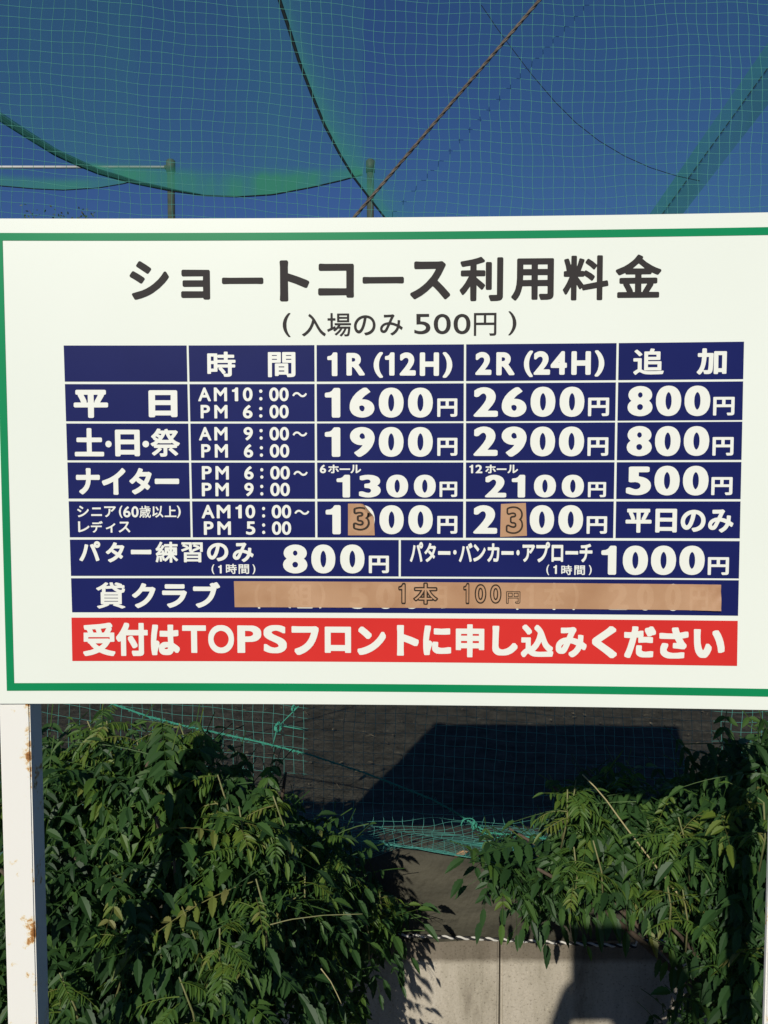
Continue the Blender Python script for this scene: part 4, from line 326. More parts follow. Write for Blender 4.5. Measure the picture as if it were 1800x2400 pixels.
# ------------------------------------------------------------------ materials
M = {}
M['white'], t_, b_, _ = noisy('sign_white', [(.35, (.765, .81, .72)), (.65, (.79, .832, .745))], 2.2, rough=.36, detail=3, spec=.25)
M['green'], *_ = noisy('sign_green', [(.3, (.004, .215, .075)), (.7, (.006, .25, .09))], 4, rough=.25, detail=3, spec=.3)
M['navy'], *_ = noisy('sign_navy', [(.3, (.0085, .0125, .088)), (.7, (.012, .017, .11))], 5, rough=.35, detail=4, spec=.12)
M['red'], *_ = noisy('sign_red', [(.3, (.60, .030, .026)), (.7, (.66, .036, .030))], 5, rough=.35, detail=4, spec=.12)
M['ink'], *_ = mat('sign_ink', (.040, .036, .035), .5, .06)
M['vinyl'], *_ = mat('white_vinyl', (.80, .815, .73), .35)
M['pen'], *_ = noisy('marker_ink', [(.35, (.012, .008, .005)), (.62, (.045, .026, .014))], 160, rough=.5)
M['back'], *_ = mat('sign_back', (.45, .45, .43), .4)

# parcel tape, a little see-through so that the old digits ghost
m = bpy.data.materials.new('brown_tape'); m.use_nodes = True; t = m.node_tree; b = t.nodes['Principled BSDF']
tc = N(t, 'ShaderNodeTexCoord'); n = N(t, 'ShaderNodeTexNoise'); n.inputs['Scale'].default_value = 14; n.inputs['Detail'].default_value = 7
t.links.new(tc.outputs['Object'], n.inputs['Vector'])
r = ramp(t, n.outputs['Fac'], [(.3, (.47, .25, .125)), (.5, (.56, .325, .175)), (.7, (.62, .375, .215))]); t.links.new(r.outputs[0], b.inputs['Base Color'])
b.inputs['Roughness'].default_value = .38
n2 = N(t, 'ShaderNodeTexNoise'); n2.inputs['Scale'].default_value = 40; t.links.new(tc.outputs['Object'], n2.inputs['Vector'])
bp = N(t, 'ShaderNodeBump'); bp.inputs['Strength'].default_value = .12; bp.inputs['Distance'].default_value = .003
t.links.new(n2.outputs['Fac'], bp.inputs['Height']); t.links.new(bp.outputs[0], b.inputs['Normal'])
tr = N(t, 'ShaderNodeBsdfTransparent'); mx = N(t, 'ShaderNodeMixShader'); mx.inputs[0].default_value = .17
t.links.new(b.outputs[0], mx.inputs[1]); t.links.new(tr.outputs[0], mx.inputs[2])
t.links.new(mx.outputs[0], t.nodes['Material Output'].inputs[0]); M['tape'] = m

# white painted steel with rust blooms
m, t, b = mat('painted_steel', rough=.4, spec=.4)
tc = N(t, 'ShaderNodeTexCoord')
n = N(t, 'ShaderNodeTexNoise'); n.inputs['Scale'].default_value = 75; n.inputs['Detail'].default_value = 5; n.inputs['Roughness'].default_value = .7
n3 = N(t, 'ShaderNodeTexNoise'); n3.inputs['Scale'].default_value = 26; n3.inputs['Detail'].default_value = 3
ad = N(t, 'ShaderNodeMath', operation='MULTIPLY')
sp = N(t, 'ShaderNodeSeparateXYZ'); t.links.new(tc.outputs['Object'], sp.inputs[0]); er = N(t, 'ShaderNodeMapRange')
for k_, v_ in (('From Min', -.4265), ('From Max', -.4185), ('To Min', 1.0), ('To Max', 1.25)): er.inputs[k_].default_value = v_
t.links.new(sp.outputs['X'], er.inputs['Value']); tz = N(t, 'ShaderNodeMapRange')
for k_, v_ in (('From Min', 1.225), ('From Max', 1.262), ('To Min', 1.0), ('To Max', 1.22)): tz.inputs[k_].default_value = v_
t.links.new(sp.outputs['Z'], tz.inputs['Value']); gt = N(t, 'ShaderNodeMath', operation='LESS_THAN'); gt.inputs[1].default_value = -.4193; t.links.new(sp.outputs['X'], gt.inputs[0])
em = N(t, 'ShaderNodeMath', operation='MULTIPLY'); t.links.new(er.outputs[0], em.inputs[0]); t.links.new(tz.outputs[0], em.inputs[1])
fi = N(t, 'ShaderNodeMix'); fi.inputs[2].default_value = 1.0; t.links.new(gt.outputs[0], fi.inputs[0]); t.links.new(em.outputs[0], fi.inputs[3])
ad2 = N(t, 'ShaderNodeMath', operation='MULTIPLY'); t.links.new(fi.outputs[0], ad2.inputs[1])
t.links.new(tc.outputs['Object'], n.inputs['Vector']); t.links.new(tc.outputs['Object'], n3.inputs['Vector'])
t.links.new(n.outputs['Fac'], ad.inputs[0]); t.links.new(n3.outputs['Fac'], ad.inputs[1])
t.links.new(ad.outputs[0], ad2.inputs[0])
r = ramp(t, ad2.outputs[0], [(.33, (.80, .79, .73)), (.365, (.76, .66, .46)), (.405, (.50, .26, .09)), (.47, (.24, .10, .03))])
t.links.new(r.outputs[0], b.inputs['Base Color']); M['steel'] = m

# concrete: pores, streaks and a damp band below the sheet
m, t, b = mat('concrete', rough=.9, spec=.2)
tc = N(t, 'ShaderNodeTexCoord'); mp = N(t, 'ShaderNodeMapping'); mp.inputs['Scale'].default_value = (1, 1, .25)
t.links.new(tc.outputs['Object'], mp.inputs[0])
n = N(t, 'ShaderNodeTexNoise'); n.inputs['Scale'].default_value = 9; n.inputs['Detail'].default_value = 9; n.inputs['Roughness'].default_value = .68
t.links.new(mp.outputs[0], n.inputs['Vector'])
r = ramp(t, n.outputs['Fac'], [(.30, (.21, .18, .135)), (.43, (.37, .33, .255)), (.58, (.47, .42, .335)), (.72, (.56, .515, .43))])
n2 = N(t, 'ShaderNodeTexNoise'); n2.inputs['Scale'].default_value = 170; n2.inputs['Detail'].default_value = 4; n2.inputs['Roughness'].default_value = .7
t.links.new(tc.outputs['Object'], n2.inputs['Vector'])
r2 = ramp(t, n2.outputs['Fac'], [(.3, (.42, .4, .38)), (.43, (.95, .95, .95)), (.62, (1, 1, 1)), (.72, (1.35, 1.33, 1.28))])
mu = N(t, 'ShaderNodeMixRGB', blend_type='MULTIPLY'); mu.inputs[0].default_value = 1
t.links.new(r.outputs[0], mu.inputs[1]); t.links.new(r2.outputs[0], mu.inputs[2])
sx = N(t, 'ShaderNodeSeparateXYZ'); t.links.new(tc.outputs['Object'], sx.inputs[0])
nz = N(t, 'ShaderNodeTexNoise'); nz.inputs['Scale'].default_value = 30; nz.inputs['Detail'].default_value = 5; t.links.new(tc.outputs['Object'], nz.inputs['Vector'])
ma = N(t, 'ShaderNodeMath', operation='MULTIPLY_ADD'); ma.inputs[1].default_value = .012; t.links.new(nz.outputs['Fac'], ma.inputs[0]); t.links.new(sx.outputs['Z'], ma.inputs[2])
mr = N(t, 'ShaderNodeMapRange'); mr.inputs['From Min'].default_value = 0.3342; mr.inputs['From Max'].default_value = 0.3502
t.links.new(ma.outputs[0], mr.inputs['Value'])
dk = N(t, 'ShaderNodeMixRGB', blend_type='MULTIPLY'); dk.inputs[2].default_value = (.42, .40, .38, 1)
t.links.new(mr.outputs[0], dk.inputs[0]); t.links.new(mu.outputs[0], dk.inputs[1]); t.links.new(dk.outputs[0], b.inputs['Base Color'])
bp = N(t, 'ShaderNodeBump'); bp.inputs['Strength'].default_value = .35; bp.inputs['Distance'].default_value = .004
t.links.new(n2.outputs['Fac'], bp.inputs['Height']); t.links.new(bp.outputs[0], b.inputs['Normal']); M['concrete'] = m

M['sheet'], *_ = noisy('dark_sheet', [(.28, (.030, .028, .019)), (.5, (.055, .051, .035)), (.75, (.085, .078, .054))], 7, rough=.8, bump=.5, bscale=60, stretch=(.5, 1, 1.6))
M['terrace'], *_ = noisy('terrace_soil', [(.25, (.028, .027, .020)), (.5, (.060, .057, .043)), (.66, (.086, .081, .060)), (.78, (.14, .13, .095))], 16, rough=.95, bump=.6, bscale=90, spec=.05)
M['ground'], *_ = noisy('field', [(.3, (.05, .055, .025)), (.55, (.075, .085, .035)), (.75, (.12, .10, .06))], 1.5, rough=.95, bump=.4, bscale=20)
M['asphalt'], *_ = noisy('asphalt', [(.3, (.04, .04, .04)), (.6, (.07, .068, .064)), (.8, (.11, .105, .10))], 120, rough=.9, bump=.5, bscale=300)

def net_twine(name, base, tl=.25):
    m, t, b = mat(name, base, .8, .15)
    return m
M['twine'] = net_twine('green_twine', (.10, .36, .30))
M['twine_dark'] = net_twine('dark_cord', (.006, .012, .014))
M['net_line'] = net_twine('seam_cord', (.05, .27, .19))
M['hem'] = net_twine('green_hem', (.022, .26, .13))

def veil(name, base, seed=0.0):
    """far netting: its cells are far below a pixel, so the weave is a share of cover kept in the attribute 'cover'"""
    m = bpy.data.materials.new(name); m.use_nodes = True; t = m.node_tree; b = t.nodes['Principled BSDF']
    b.inputs['Base Color'].default_value = (*base, 1); b.inputs['Roughness'].default_value = .7; b.inputs['Specular IOR Level'].default_value = .2
    tl = N(t, 'ShaderNodeBsdfTranslucent'); tl.inputs[0].default_value = (*base, 1)
    m1 = N(t, 'ShaderNodeMixShader'); m1.inputs[0].default_value = .25
    t.links.new(b.outputs[0], m1.inputs[1]); t.links.new(tl.outputs[0], m1.inputs[2])
    tr = N(t, 'ShaderNodeBsdfTransparent'); mx = N(t, 'ShaderNodeMixShader')
    at = N(t, 'ShaderNodeAttribute', attribute_name='cover')
    tc = N(t, 'ShaderNodeTexCoord'); n = N(t, 'ShaderNodeTexNoise'); n.inputs['Scale'].default_value = .55; n.inputs['Detail'].default_value = 5
    mp = N(t, 'ShaderNodeMapping'); mp.inputs['Scale'].default_value = (2.6, 1, .30); t.links.new(tc.outputs['Object'], mp.inputs[0]); t.links.new(mp.outputs[0], n.inputs['Vector'])
    mr = N(t, 'ShaderNodeMapRange'); mr.inputs['From Min'].default_value = .25; mr.inputs['From Max'].default_value = .75
    mr.inputs['To Min'].default_value = .55; mr.inputs['To Max'].default_value = 1.45; t.links.new(n.outputs['Fac'], mr.inputs['Value'])
    mm = N(t, 'ShaderNodeMath', operation='MULTIPLY'); mm.use_clamp = True
    t.links.new(at.outputs['Fac'], mm.inputs[0]); t.links.new(mr.outputs[0], mm.inputs[1])
    t.links.new(mm.outputs[0], mx.inputs[0]); t.links.new(tr.outputs[0], mx.inputs[1]); t.links.new(m1.outputs[0], mx.inputs[2])
    t.links.new(mx.outputs[0], t.nodes['Material Output'].inputs[0]); return m
M['veil'] = veil('net_veil', (.03, .22, .15))
M['veil_mid'] = veil('net_veil_mid', (.016, .15, .11))
M['veil_dark'] = veil('net_veil_dark', (.012, .10, .085))
M['pole'], *_ = noisy('pole_paint', [(.3, (.035, .06, .045)), (.7, (.08, .10, .075))], 6, rough=.6)
M['bar'], *_ = mat('galvanised', (.55, .57, .55), .4)
M['cable'], *_ = noisy('wire_rope', [(.35, (.05, .042, .034)), (.65, (.14, .115, .09))], 90, rough=.7)

def leaf_mat(name, stops, tl=.32):
    m = bpy.data.materials.new(name); m.use_nodes = True; t = m.node_tree; b = t.nodes['Principled BSDF']
    at = N(t, 'ShaderNodeAttribute', attribute_name='tint')
    r = ramp(t, at.outputs['Fac'], stops)
    b.inputs['Roughness'].default_value = .5; b.inputs['Specular IOR Level'].default_value = .32
    t.links.new(r.outputs[0], b.inputs['Base Color'])
    tlc = N(t, 'ShaderNodeMixRGB', blend_type='MULTIPLY'); tlc.inputs[0].default_value = 1; tlc.inputs[2].default_value = (1.5, 1.55, .7, 1)
    t.links.new(r.outputs[0], tlc.inputs[1])
    tb = N(t, 'ShaderNodeBsdfTranslucent'); t.links.new(tlc.outputs[0], tb.inputs[0])
    mx = N(t, 'ShaderNodeMixShader'); mx.inputs[0].default_value = tl
    t.links.new(b.outputs[0], mx.inputs[1]); t.links.new(tb.outputs[0], mx.inputs[2])
    t.links.new(mx.outputs[0], t.nodes['Material Output'].inputs[0]); return m
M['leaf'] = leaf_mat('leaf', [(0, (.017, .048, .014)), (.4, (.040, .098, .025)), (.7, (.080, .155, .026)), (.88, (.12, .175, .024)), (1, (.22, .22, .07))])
M['bark'], *_ = noisy('bark', [(.3, (.05, .035, .025)), (.7, (.13, .10, .07))], 40, rough=.9)
M['stem'], *_ = noisy('green_stem', [(.3, (.10, .13, .04)), (.7, (.24, .22, .10))], 30, rough=.6)
M['dry'], *_ = noisy('dry_leaf', [(.3, (.20, .09, .04)), (.7, (.45, .26, .13))], 60, rough=.8)
M['straw'], *_ = mat('straw', (.40, .35, .17), .7)
M['litter'], *_ = noisy('leaf_litter', [(.3, (.035, .03, .02)), (.55, (.10, .085, .055)), (.75, (.22, .19, .13))], 25, rough=.9)
M['rope_w'], *_ = noisy('white_strand', [(.3, (.46, .44, .38)), (.7, (.64, .62, .56))], 200, rough=.8)
M['rope_b'], *_ = mat('black_strand', (.012, .012, .012), .8)

# ------------------------------------------------------------------ setting: ground, terrace
WALL_Y = 2.03; TERR = 0.6131
g = MB()
g.add([(-400, -400, 0), (400, -400, 0), (400, WALL_Y + .1, 0), (-400, WALL_Y + .1, 0)], [(0, 1, 2, 3)])
o = g.build('pavement', M['asphalt']); tag(o, kind='structure')
def terr_z(y): return TERR - .076 * (y - 2.03)
# terrace bank behind the wall: gently uneven dark soil falling away from the wall
V = []; F = []; xs = np.linspace(-7, 7, 141); ys = np.concatenate([np.linspace(2.12, 4.4, 58), np.linspace(4.5, 7, 12)])
for y in ys:
    for x in xs:
        V.append((x, y, terr_z(y) + .010 * noise.noise(Vector((x * 3, y * 3, 0))) + .006 * noise.noise(Vector((x * 14, y * 14, 3)))))
nx = len(xs)
for j in range(len(ys) - 1):
    for i in range(nx - 1): F.append((j * nx + i, j * nx + i + 1, (j + 1) * nx + i + 1, (j + 1) * nx + i))
o = mesh('terrace', V, F, M['terrace'], smooth=True); tag(o, kind='structure')
zf = terr_z(7) - .02
o = mesh('field', [(-600, 6.9, zf), (600, 6.9, zf), (600, 900, zf), (-600, 900, zf), (-600, 2.3, zf - .25), (-7.0, 2.3, zf - .25), (-7, 6.9, zf), (7, 6.9, zf), (7.0, 2.3, zf - .25), (600, 2.3, zf - .25)],
         [(0, 1, 2, 3), (4, 5, 6, 0), (7, 8, 9, 1)], M['ground']); tag(o, kind='structure')

# ------------------------------------------------------------------ retaining wall
root = empty('retaining_wall', (0, WALL_Y, 0))
tag(root, 'low weathered concrete retaining wall under the dark sheet and striped rope', 'wall')
JX = 0.2813
def slab(x0, x1):
    bm = bmesh.new(); bmesh.ops.create_cube(bm, size=1)
    for v in bm.verts: v.co = Vector(((x0 + x1) / 2 + v.co.x * (x1 - x0), WALL_Y + .07 + v.co.y * .14, TERR / 2 - .006 + v.co.z * (TERR - .012)))
    bmesh.ops.bevel(bm, geom=[e for e in bm.edges], offset=.005, segments=2, affect='EDGES')
    me = bpy.data.meshes.new('wall_panel'); bm.to_mesh(me); bm.free()
    child(link('wall_panel', me, None, (M['concrete'],)), root)
xx = [JX - 6.6, JX - 4.4, JX - 2.2, JX, JX + 2.2, JX + 4.4, JX + 6.6]
for a, b2 in zip(xx, xx[1:]): slab(a + .0022, b2 - .0022)

# dark sheet laid over the wall head and hanging down its face to the rope
V = []; F = []; xs = np.linspace(-6, 6, 601)
prof = [(2.26, TERR + .004), (2.16, TERR + .006), (2.08, TERR + .007), (2.03, TERR + .006), (2.012, TERR - .004)] + [(2.008 - .004 * math.sin(k / 12 * 3.1), TERR - .012 - (TERR - .012 - 0.4016) * k / 12) for k in range(13)]
for (y, z) in prof:
    for x in xs:
        q = noise.noise(Vector((x * 2.2, z * 3, 1.7))) * .006 + noise.noise(Vector((x * 9, z * 4, 5.2))) * .0025
        hang = max(0, min(1, (TERR - z) / .08))
        zz = z + (noise.noise(Vector((x * 6, 0, 9))) * .006 if z < TERR - .2 else 0) + (1 - hang) * noise.noise(Vector((x * 8, y * 20, 2))) * .004
        V.append((x, y - hang * (abs(q) + .002), zz))
nx = len(xs)
for j in range(len(prof) - 1):
    for i in range(nx - 1): F.append((j * nx + i, j * nx + i + 1, (j + 1) * nx + i + 1, (j + 1) * nx + i))
o = mesh('ground_sheet', V, F, M['sheet'], smooth=True)
tag(o, 'dark olive sheet hanging over the top of the concrete wall down to the rope', 'sheet')

# striped rope along the wall
R0 = Vector((0.0606, 1.985, 0.4248)); R1 = Vector((0.4444, 1.985, 0.404))
def rope_pt(x):
    t = (x - R0.x) / (R1.x - R0.x)
    return Vector((x, 1.986 + .003 * math.sin(x * 7), R0.z + (R1.z - R0.z) * t * (1 - .12 * t) if -.3 < t < 1.4 else (R0.z if t < 0 else R1.z) + .01 * math.sin(x * 3)))
root = empty('rope', (0, 1.986, R0.z)); tag(root, 'black and white twisted rope stretched along the lower edge of the dark sheet', 'rope')
for ph, mt in ((0, M['rope_w']), (math.pi, M['rope_b'])):
    q = MB(); pts = []
    n = 1500
    for i in range(n + 1):
        x = -2.2 + 4.4 * i / n; c = rope_pt(x); a = ph + x / .0345 * 2 * math.pi
        pts.append(c + Vector((0, math.cos(a), math.sin(a))) * .0022)
    q.tube(pts, .0026, 6); child(q.build('strand', mt, None, True), root)

# ------------------------------------------------------------------ price sign
def sy(X): return 1.0 - .029 * X - .0435 * X * X       # the sheet is very slightly bowed
SX0, SX1, SZ0, SZ1 = -.4555, .4850, 1.2632, 1.8240
sign = empty('price_board', (0, 1.03, 0))
tag(sign, 'white price board with green border, navy price table and red banner on two steel posts', 'sign')
def sheet(name, quad, lift, mt, parent, step=.02, thick=0):
    """bowed sheet through four corners (tl,tr,br,bl), lifted off the board"""
    (x0, z0), (x1, z1), (x2, z2), (x3, z3) = quad
    n = max(2, int((x1 - x0) / step)); V = []; F = []
    for i in range(n + 1):
        t = i / n
        for (xa, za), (xb, zb) in (((x0, z0), (x1, z1)), ((x3, z3), (x2, z2))):
            X = xa + (xb - xa) * t; V.append((X, sy(X) - lift, za + (zb - za) * t))
    for i in range(n): F.append((2 * i, 2 * i + 1, 2 * i + 3, 2 * i + 2))
    return V, F
def rect(x0, z0, x1, z1): return [(x0, z1), (x1, z1), (x1, z0), (x0, z0)]
# panel with real thickness
n = 60; V = []; F = []
for i in range(n + 1):
    X = SX0 + (SX1 - SX0) * i / n
    V += [(X, sy(X), SZ1), (X, sy(X), SZ0), (X, sy(X) + .003, SZ0), (X, sy(X) + .003, SZ1)]
for i in range(n):
    a = 4 * i; c = a + 4
    F += [(a, a + 1, c + 1, c), (a + 1, a + 2, c + 2, c + 1), (a + 2, a + 3, c + 3, c + 2), (a + 3, a, c, c + 3)]
F += [(0, 3, 2, 1), (4 * n, 4 * n + 1, 4 * n + 2, 4 * n + 3)]
child(mesh('panel', V, F, M['white']), sign)
# green border: four strips butted end to end
BO = (-.4435, 1.2787, .4730, 1.8079); BI = (-.4347, 1.2879, .4642, 1.7993)
q = MB()
for r_ in (rect(BO[0], BI[3], BO[2], BO[3]), rect(BO[0], BO[1], BO[2], BI[1]), rect(BO[0], BI[1], BI[0], BI[3]), rect(BI[2], BI[1], BO[2], BI[3])):
    V, F = sheet('', r_, .0004, None, None); q.add(V, F)
child(q.build('border', M['green']), sign)

GLY = []
for s in GLYPHS:
    loops = [[Vector([int(k) / 999 for k in p.split(',')] + [0]) for p in L.split(' ')] for L in s.split('|')]
    flat = [p for L in loops for p in L]
    ed = []; k = 0
    for L in loops: ed += [(k + i, k + (i + 1) % len(L)) for i in range(len(L))]; k += len(L)
    vv, _, tt, *_ = delaunay_2d_cdt([p.to_2d() for p in flat], ed, [], 1, 1e-6)
    def odd(x, y):
        c = False
        for i, j in ed:
            x0, y0, x1, y1 = flat[i].x, flat[i].y, flat[j].x, flat[j].y
            if (y0 > y) != (y1 > y) and x < (x1 - x0) * (y - y0) / (y1 - y0) + x0: c = not c
        return c
    tt = [t_ for t_ in tt if odd(sum(vv[i].x for i in t_) / 3, sum(vv[i].y for i in t_) / 3)]
    GLY.append(([Vector((p.x, p.y, 0)) for p in vv], tt))
def letters(name, key, lift, mt, parent):
    q = MB()
    for gi, u0, v0, u1, v1 in LETTERS[key]:
        flat, tris = GLY[gi]
        V = []
        for p in flat:
            X = u0 + (u1 - u0) * p.x; V.append((X, sy(X) - lift, v0 + (v1 - v0) * p.y))
        fs = []
        for a, b2, c in tris:
            A, B, C_ = flat[a], flat[b2], flat[c]
            cr = (B.x - A.x) * (C_.y - A.y) - (C_.x - A.x) * (B.y - A.y)
            if abs(cr) < 1e-9: continue
            fs.append((a, b2, c) if cr > 0 else (a, c, b2))
        q.add(V, fs)
    return child(q.build(name, mt), parent)
letters('title_lettering', 'title', .0005, M['ink'], sign)
letters('subtitle_lettering', 'subtitle', .0005, M['ink'], sign)
for r_ in range(7):
    q = MB()
    for k in [k for k in CELLS if k.startswith('r%d' % r_)]:
        V, F = sheet('', CELLS[k], .0004, None, None); q.add(V, F)
    row = child(q.build('table_row', M['navy']), sign)
    for k in [k for k in LETTERS if k.startswith('r%d' % r_)]:
        o = letters('cell_lettering', k, .0008, M['vinyl'], sign); o.parent = row; o.matrix_parent_inverse = row.matrix_parent_inverse.copy() @ Matrix.Identity(4)
        o.matrix_parent_inverse = Matrix.Identity(4)
V, F = sheet('', BANNER, .0004, None, None)
ban = child(mesh('banner', V, F, M['red']), sign)
o = letters('banner_lettering', 'banner', .0008, M['vinyl'], sign); o.parent = ban; o.matrix_parent_inverse = Matrix.Identity(4)

# brown tape stuck over old prices, with handwriting
def tape(key, label, lift=.0013, peel=None, crinkle=None):
    (x0, z0), (x1, z1), (x2, z2), (x3, z3) = TAPES[key]
    nu = max(10, int((x1 - x0) / .004)); nv = 12; V = []; F = []
    for j in range(nv + 1):
        for i in range(nu + 1):
            u, v = i / nu, j / nv
            X = (x0 + (x1 - x0) * u) * (1 - v) + (x3 + (x2 - x3) * u) * v
            Z = (z0 + (z1 - z0) * u) * (1 - v) + (z3 + (z2 - z3) * u) * v
            L = lift + .00025 * noise.noise(Vector((X * 60, Z * 60, 4)))
            if peel:
                d = max(0, (u - v) - peel) / (1 - peel)           # top right corner curls off the board
                if d > 0: L += .012 * d ** 1.2; X -= .010 * d * d; Z -= .010 * d * d
            if crinkle and u > crinkle:
                d = (u - crinkle) / (1 - crinkle)
                L += .0035 * d * v + .0012 * d * abs(math.sin(u * 140 + v * 5))
            V.append((X, sy(X) - L, Z))
    for j in range(nv):
        for i in range(nu):
            a = j * (nu + 1) + i; F.append((a, a + nu + 1, a + nu + 2, a + 1))
    o = child(mesh('tape_patch', V, F, M['tape'], None, True), sign); o['label'] = label
    for k_ in [k_ for k_ in LETTERS if k_.startswith(key)]:
        h = letters('handwriting', k_, lift + .0006, M['pen'], sign); h.parent = o; h.matrix_parent_inverse = Matrix.Identity(4)
tape('hand_a', 'small brown tape patch with a curling corner and a handwritten 3', peel=.52)
tape('hand_b', 'small flat brown tape patch with a handwritten 3')
tape('hand_long', 'long brown tape strip with a handwritten price across the bottom row', crinkle=.93)

# posts: square steel tube set behind the sheet, flush with its ends
def post(x0, x1, dp=.036):
    yb = max(sy(x0), sy(x1)) + .0035; bm = bmesh.new(); bmesh.ops.create_cube(bm, size=1)
    for v in bm.verts: v.co = Vector(((x0 + x1) / 2 + v.co.x * (x1 - x0), yb + dp / 2 + v.co.y * dp, .86 + v.co.z * 1.92))
    bmesh.ops.bevel(bm, geom=[e for e in bm.edges], offset=.0016, segments=2, affect='EDGES')
    me = bpy.data.meshes.new('post'); bm.to_mesh(me); bm.free(); child(link('post', me, None, (M['steel'],)), sign)
post(-.4550, -.4190); post(.4485, .4845, .008)

# ------------------------------------------------------------------ fine net right behind the board
NY = 2.0; CELL = .0236; Z0 = TERR + .012
def smooth(a, b, x):
    t = np.clip((x - a) / (b - a), 0, 1); return t * t * (3 - 2 * t)
rng = np.random.default_rng(4)
zr = [0.0]
while zr[-1] < .022: zr.append(zr[-1] + rng.uniform(.0005, .0013))
while zr[-1] < .052: zr.append(zr[-1] + rng.uniform(.0012, .0045))
for s_ in (.006, .009, .013, .018): zr.append(zr[-1] + s_)
while zr[-1] < 2.75: zr.append(zr[-1] + CELL)
zr = np.array(zr); xr = np.arange(-2.15, 2.15, CELL)
def net_pos(X, Zl):
    """where a point of the slack net hangs: X along, Zl height on the stretched net"""
    k = smooth(.02, .22, Zl)
    xc = np.clip(X, -1.25, .75)
    drop = .06 * (.75 - xc) ** 2 + np.where(X < -1.25, .24 * (-1.25 - X), 0)
    drop = drop * (1 - .45 * smooth(.4, 1.4, Zl))
    wob = .0045 * np.sin(X * 5.1 + Zl * 2.2) + .003 * np.sin(X * 13.7 - Zl * 5 + 1) + .0013 * np.sin(X * 41 + Zl * 23)
    wx = .007 * np.sin(Zl * 4.3 + X * 2.1) + .0035 * np.sin(Zl * 15 + X * 6 + 2) + .0012 * np.sin(Zl * 57 + X * 31)
    low = 1 - smooth(.0, .14, Zl)
    Y = NY + .012 * np.sin(X * 2.3 + 1) * k + .010 * np.sin(Zl * 3.1 + X) * k + low * (.020 * np.sin(X * 23 + Zl * 160) + .010 * np.sin(X * 51 + Zl * 300)) - low * .012
    Zs = Z0 + Zl + k * (drop + wob) + low * (.003 * np.sin(X * 17 + Zl * 90) + .0015 * np.sin(X * 4.1))
    return np.stack([X + wx * k + low * .004 * np.sin(X * 70 + Zl * 200), np.minimum(Y, 2.03), Zs], -1)
def lines_mesh(name, lines, axes, r, mt, parent):
    vs_, fs_ = [], []; base = 0
    offs = np.array([[math.cos(a), math.sin(a)] for a in (0.5, 2.6, 4.7)]) * r
    for L in lines:
        n = len(L); R = np.zeros((n, 3, 3))
        for k in range(3):
            R[:, k] = L; R[:, k, axes[0]] += offs[k, 0]; R[:, k, axes[1]] += offs[k, 1]
        vs_.append(R.reshape(-1, 3))
        i = np.arange(n - 1)[:, None] * 3; k = np.arange(3)[None]
        a = base + i + k; b2 = base + i + (k + 1) % 3
        fs_.append(np.stack([a, b2, b2 + 3, a + 3], -1).reshape(-1, 4)); base += 3 * n
    V = np.concatenate(vs_); F = np.concatenate(fs_)
    me = bpy.data.meshes.new(name); me.vertices.add(len(V)); me.vertices.foreach_set('co', V.ravel())
    me.loops.add(F.size); me.loops.foreach_set('vertex_index', F.ravel().astype(np.int32))
    me.polygons.add(len(F)); me.polygons.foreach_set('loop_start', (np.arange(len(F)) * 4).astype(np.int32))
    me.update(calc_edges=True); me.validate()
    return child(link(name, me, None, (mt,)), parent)
net = empty('safety_net', (0, NY, TERR))
tag(net, 'fine green square mesh net standing right behind the price board', 'net')
dense = lambda a, n: np.interp(np.linspace(0, len(a) - 1, n), np.arange(len(a)), a)
lines_mesh('row_twine', [net_pos(dense(xr, len(xr) * 2), np.full(len(xr) * 2, z)) for z in zr], (1, 2), .00047, M['twine'], net)
lines_mesh('column_twine', [net_pos(np.full(len(zr) * 2, x), dense(zr, len(zr) * 2)) for x in xr], (0, 1), .00061, M['twine'], net)
# gathered border rope running down to the right, with a knot
path = [(-1.146, 1.985, 1.143), (-1.009, 1.985, 1.108), (-0.8717, 1.985, 1.061), (-0.7438, 1.985, 1.021), (-0.6256, 1.985, 0.9804), (-0.5466, 1.985, 0.9522), (-0.4575, 1.985, 0.9289), (-0.3781, 1.985, 0.9117), (-0.2987, 1.985, 0.8945), (-0.239, 1.985, 0.8793), (-0.1774, 1.985, 0.8631), (-0.1097, 1.985, 0.8407), (-0.0499, 1.985, 0.8204), (0.03, 1.985, 0.7898), (0.11, 1.985, 0.7571), (0.1701, 1.985, 0.7234), (0.2204, 1.985, 0.6896), (0.2505, 1.985, 0.6752), (0.3408, 1.985, 0.6649), (0.4412, 1.985, 0.6546), (0.6017, 1.985, 0.6485)]
path = [Vector(p) for p in path]
def resample(pts, n):
    d = [0]
    for a, b2 in zip(pts, pts[1:]): d.append(d[-1] + (b2 - a).length)
    o_ = []
    for i in range(n):
        s_ = d[-1] * i / (n - 1); k = max(0, min(len(pts) - 2, sum(1 for q in d if q <= s_) - 1))
        t = (s_ - d[k]) / max(1e-9, d[k + 1] - d[k]); o_.append(pts[k].lerp(pts[k + 1], t))
    return o_
q = MB(); pp = resample(path, 260); random.seed(2)
for s_ in range(4):
    q.tube([p + Vector((0, math.cos(i * .9 + s_ * 1.57), math.sin(i * .9 + s_ * 1.57))) * (.0013 + .0018 * noise.noise(Vector((i * .23, s_, 0)))) for i, p in enumerate(pp)], .0008, 5)
for i in list(range(260)) * 3:                                      # whiskers of mesh caught in the seam
    p = pp[i]; q.tube([p, p + Vector((random.uniform(-.008, .008), random.uniform(-.005, .002), random.uniform(-.007, .007)))], .0005, 3)
child(q.build('border_rope', M['net_line'], None), net)
q = MB()
